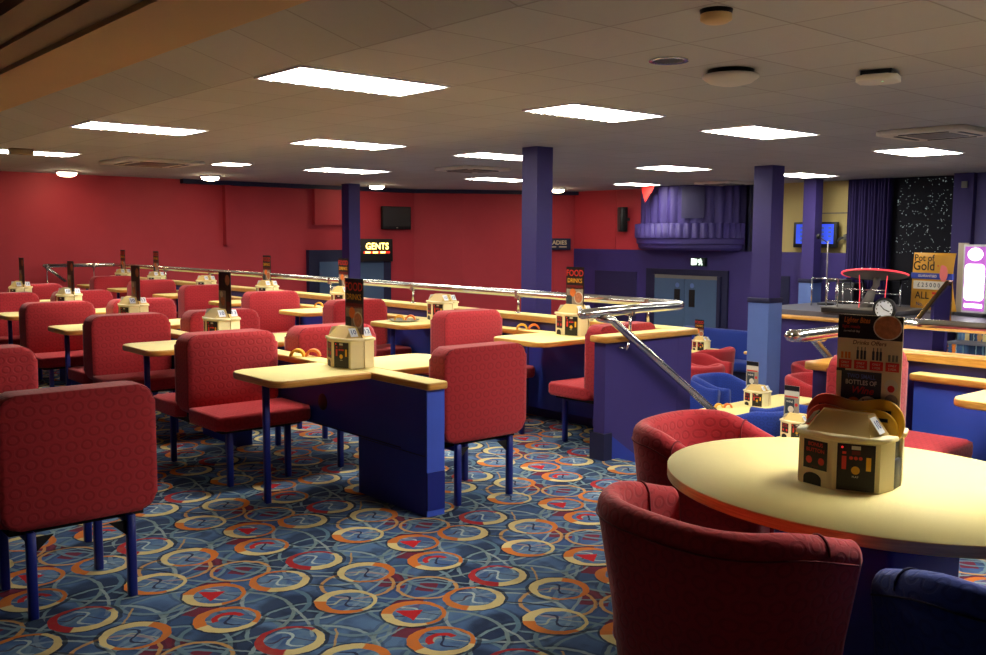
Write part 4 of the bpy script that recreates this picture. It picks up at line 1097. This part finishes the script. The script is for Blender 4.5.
for k in range(3): b.lathe([(0, -.02), (.022, 0), (0, .02)], 'exit_white', (-.1, .16-.13*k, .655), 8)
b.build('top_lamp', t)
t = thing('round_clock', 'round white-faced clock in a black rim at the foot of the podium', 'clock', (13.0, 6.54, .56), 0)
b = MB(); b.lathe([(.132, -.02), (.16, -.02), (.165, 0), (.16, .05), (0, .05)], 'black', n=32); o = b.build('rim', t); o.rotation_euler = (0, PI/2, 0)
b = MB(); b.lathe([(0, -.004), (.136, -.004)], 'white', n=32); o = b.build('face', t); o.rotation_euler = (0, PI/2, 0)
b = MB()
for k in range(12):
    a = 2*PI*k/12; r0 = .11; b.disc((-.006, -r0*math.sin(a), r0*math.cos(a)), .010, D, Z, 'black', 8)
b.build('hour_marks', t, False)
b = MB(); b.tube([(-.01, 0, 0), (-.01, -.08, -.03)], .006, 'black', 6); b.tube([(-.012, 0, 0), (-.012, .055, .055)], .006, 'black', 6); b.build('hands', t)
b = MB(); b.box(-.02, .12, -.06, .06, -.21, -.15, 'dark_grey'); b.build('stand', t)
t = thing('microphone_stand', 'black microphone on a thin stand left of the podium', 'microphone stand', (14.7, 8.42, .45))
b = MB(); b.lathe([(0, 0), (.14, 0), (.14, .02), (0, .03)], 'black', n=16); b.tube([(0, 0, .02), (0, 0, 1.06)], .013, 'grey', 8); b.build('stand', t)
b = MB(); b.tube([(0, 0, 1.03), (0, .16, 1.13)], .01, 'black', 8); b.lathe([(0, -.05), (.03, -.03), (.035, .02), (0, .05)], 'black', (0, .18, 1.14), 10); b.build('microphone', t)
t = thing('keyboard', 'dark keyboard on a metal cross-stand left of the podium', 'keyboard', (14.35, 7.28, .45), .05)
b = MB(); b.box(-.17, .17, -.36, .36, .46, .56, 'black', .01); b.build('case', t)
b = MB(); b.box(-.16, -.02, -.34, .34, .56, .566, 'pale'); b.build('keys', t)
b = MB()
for y in (-.3, .3): b.tube([(0, y, 0), (0, y, .46)], .016, 'chrome', 8); b.tube([(-.2, y, .012), (.2, y, .012)], .014, 'chrome', 8)
b.tube([(0, -.3, .25), (0, .3, .25)], .014, 'chrome', 8); b.build('stand', t)
t = thing('speaker_cabinet', 'black amplifier box on the stage behind the pale metal stool', 'amplifier', (15.25, 8.27, .45))
b = MB(); b.box(-.2, .2, -.16, .16, 0, .36, 'black', .012); b.build('case', t)
b = MB(); b.box(-.206, -.2, -.13, .13, .04, .32, 'dark_grey'); b.build('grille', t)
t = thing('folding_stool', 'pale metal framed stool beside the microphone stand', 'stool', (14.2, 7.9, .45))
b = MB(); b.box(-.14, .14, -.14, .14, .42, .46, 'dark_grey', .008); b.build('seat', t)
for x in (-.12, .12):
    for y in (-.12, .12):
        b = MB(); b.tube([(x*1.2, y*1.2, 0), (x, y, .42)], .012, 'chrome', 6); b.build('leg', t)
t = thing('stage_stair_rail', 'gold handrail with purple side panel rising up the stage steps', 'handrail')
b = MB(); b.tube([(12.0, 5.66, .42), (12.1, 5.66, .50), (12.95, 5.66, .97), (13.05, 5.66, .98), (13.06, 5.66, .45)], .03, 'brass', 10); b.build('rail', t)
b = MB(); b.prism([(12.55, -.4), (13.04, -.4), (13.04, .93), (12.98, .93), (12.55, .69)], -.02, .02, 'purple', 0, mat=Matrix(((1, 0, 0, 0), (0, 0, 1, 5.66), (0, 1, 0, 0), (0, 0, 0, 1)))); b.build('side_panel', t)

# ------------------------------------------------------------------ lower level seating
G = 'tub chairs on the lower level'
ptub = {}
def ltub(x, y, rz, fab, lab):
    if fab not in ptub:
        ptub[fab] = tub(lab, (x, y, LOW), rz, fab, 'piping', .37, .97, .88, G, small=True); KIDS[ptub[fab]] = [(c, kids(c)) for c in kids(ptub[fab])]
    else: dup(ptub[fab], (x, y, LOW), rz, lab, G)
ltub(12.9, 9.45, 0, 'red', 'red lower-level tub chair farthest back, below the blue doors')
ltub(11.0, 8.3, 0, 'red', 'red lower-level tub chair just right of the purple stair wall')
ltub(11.8, 8.75, PI, 'red', 'red lower-level tub chair just left of the plinth column')
ltub(12.45, 7.15, PI, 'red', 'red lower-level tub chair right of the plinth column, farther one')
ltub(11.25, 6.5, PI, 'red', 'red lower-level tub chair right of the plinth column, nearer one')
ltub(13.9, 10.95, PI, 'red', 'red lower-level tub chair at the far left by the wall edge')
ltub(10.25, 7.25, PI, 'blue_fab', 'blue lower-level tub chair behind the handrail, left of column')
ltub(9.45, 7.3, PI, 'blue_fab', 'blue lower-level tub chair behind the handrail, beside the stair wall')
ltub(8.75, 5.75, 0, 'blue_fab', 'blue lower-level tub chair peeping over the red tub chair back')
ltub(9.95, 5.55, 0, 'blue_fab', 'blue lower-level tub chair right of the plinth column by the stub wall')
t = thing('wall_bench', 'long blue upholstered bench against the lower purple wall', 'bench', (15.2, 10.3, LOW), 0)
b = MB(); b.box(.12, .30, -1.6, 1.6, .3, 1.0, 'blue_fab', .05, 3); b.build('backrest', t)
b = MB(); b.box(-.32, .14, -1.6, 1.6, .28, .46, 'blue_fab', .04, 3); b.build('seat', t)
b = MB(); b.box(-.25, .3, -1.58, 1.58, 0, .28, 'navy_dark'); b.build('base', t)
def low_table(x, y, lab, hx=.62, hy=.34):
    t = thing('lower_table', lab, 'table', (x, y, LOW), 0, 'cream tables on the lower level')
    b = MB(); b.prism(rrect(-hx, hx, -hy, hy, .08), .715, .755, 'wood', .01, 2, top='laminate'); b.build('tabletop', t)
    b = MB(); b.box(-.06, .06, -.2, .2, .03, .715, 'panel_navy'); b.build('pedestal', t)
    b = MB(); b.box(-.2, .2, -.28, .28, 0, .03, 'black', .006); b.build('foot', t)
    return t
LZ = LOW+.755
low_table(9.85, 6.45, 'cream lower-level table left of the plinth column foot', .95, .30)
low_table(8.45, 5.0, 'cream lower-level table hidden behind the red tub chair', .5, .28)
low_table(13.7, 10.25, 'cream lower-level table beside the purple stair wall, under the blue doors', .6, .25)
low_table(14.55, 9.35, 'cream lower-level table before the blue wall bench', .28, .4)
low_table(11.4, 9.75, 'cream lower-level table between the red tub chairs', .5, .2)
put_terminal(9.82, 6.47, LZ, 0, 'cream bingo terminal on the lower table left of the plinth column')
put_terminal(8.5, 5.13, LZ, 0, 'cream bingo terminal just left of the round-table terminal, on the lower level')
put_terminal(13.9, 10.35, LZ, 0, 'cream bingo terminal on the far lower table by the stair wall')
put_terminal(14.6, 9.5, LZ, 0, 'cream bingo terminal on the lower table touching the column edge')
put_menu(MP, 9.82, 6.55, LZ+.21, 0, 'grey picture menu card before the plinth column')
put_menu(MP, 8.5, 5.2, LZ+.21, 0, 'picture menu card left of the stub wall and tall menu')
put_menu(MF, 13.9, 10.4, LZ+.21, 0, 'small dark menu card on the far lower table by the stair wall')
put_menu(MP, 14.6, 9.55, LZ+.21, 0, 'small pale menu card on the lower table touching the column edge')
lying(9.35, 6.62, LZ+.001, -.7, 'red and yellow humped boards on the lower table left of the plinth column')

# ------------------------------------------------------------------ world and look
wd = bpy.data.worlds.new('dim_room'); sc.world = wd; wd.use_nodes = True
wd.node_tree.nodes['Background'].inputs[0].default_value = (.05, .05, .055, 1); wd.node_tree.nodes['Background'].inputs[1].default_value = .3
sc.view_settings.view_transform = 'Standard'; sc.view_settings.look = 'None'; sc.view_settings.exposure = 0
sc.cycles.use_denoising = True; sc.cycles.max_bounces = 8; sc.cycles.diffuse_bounces = 5; sc.cycles.glossy_bounces = 4
sc.cycles.sample_clamp_indirect = 6
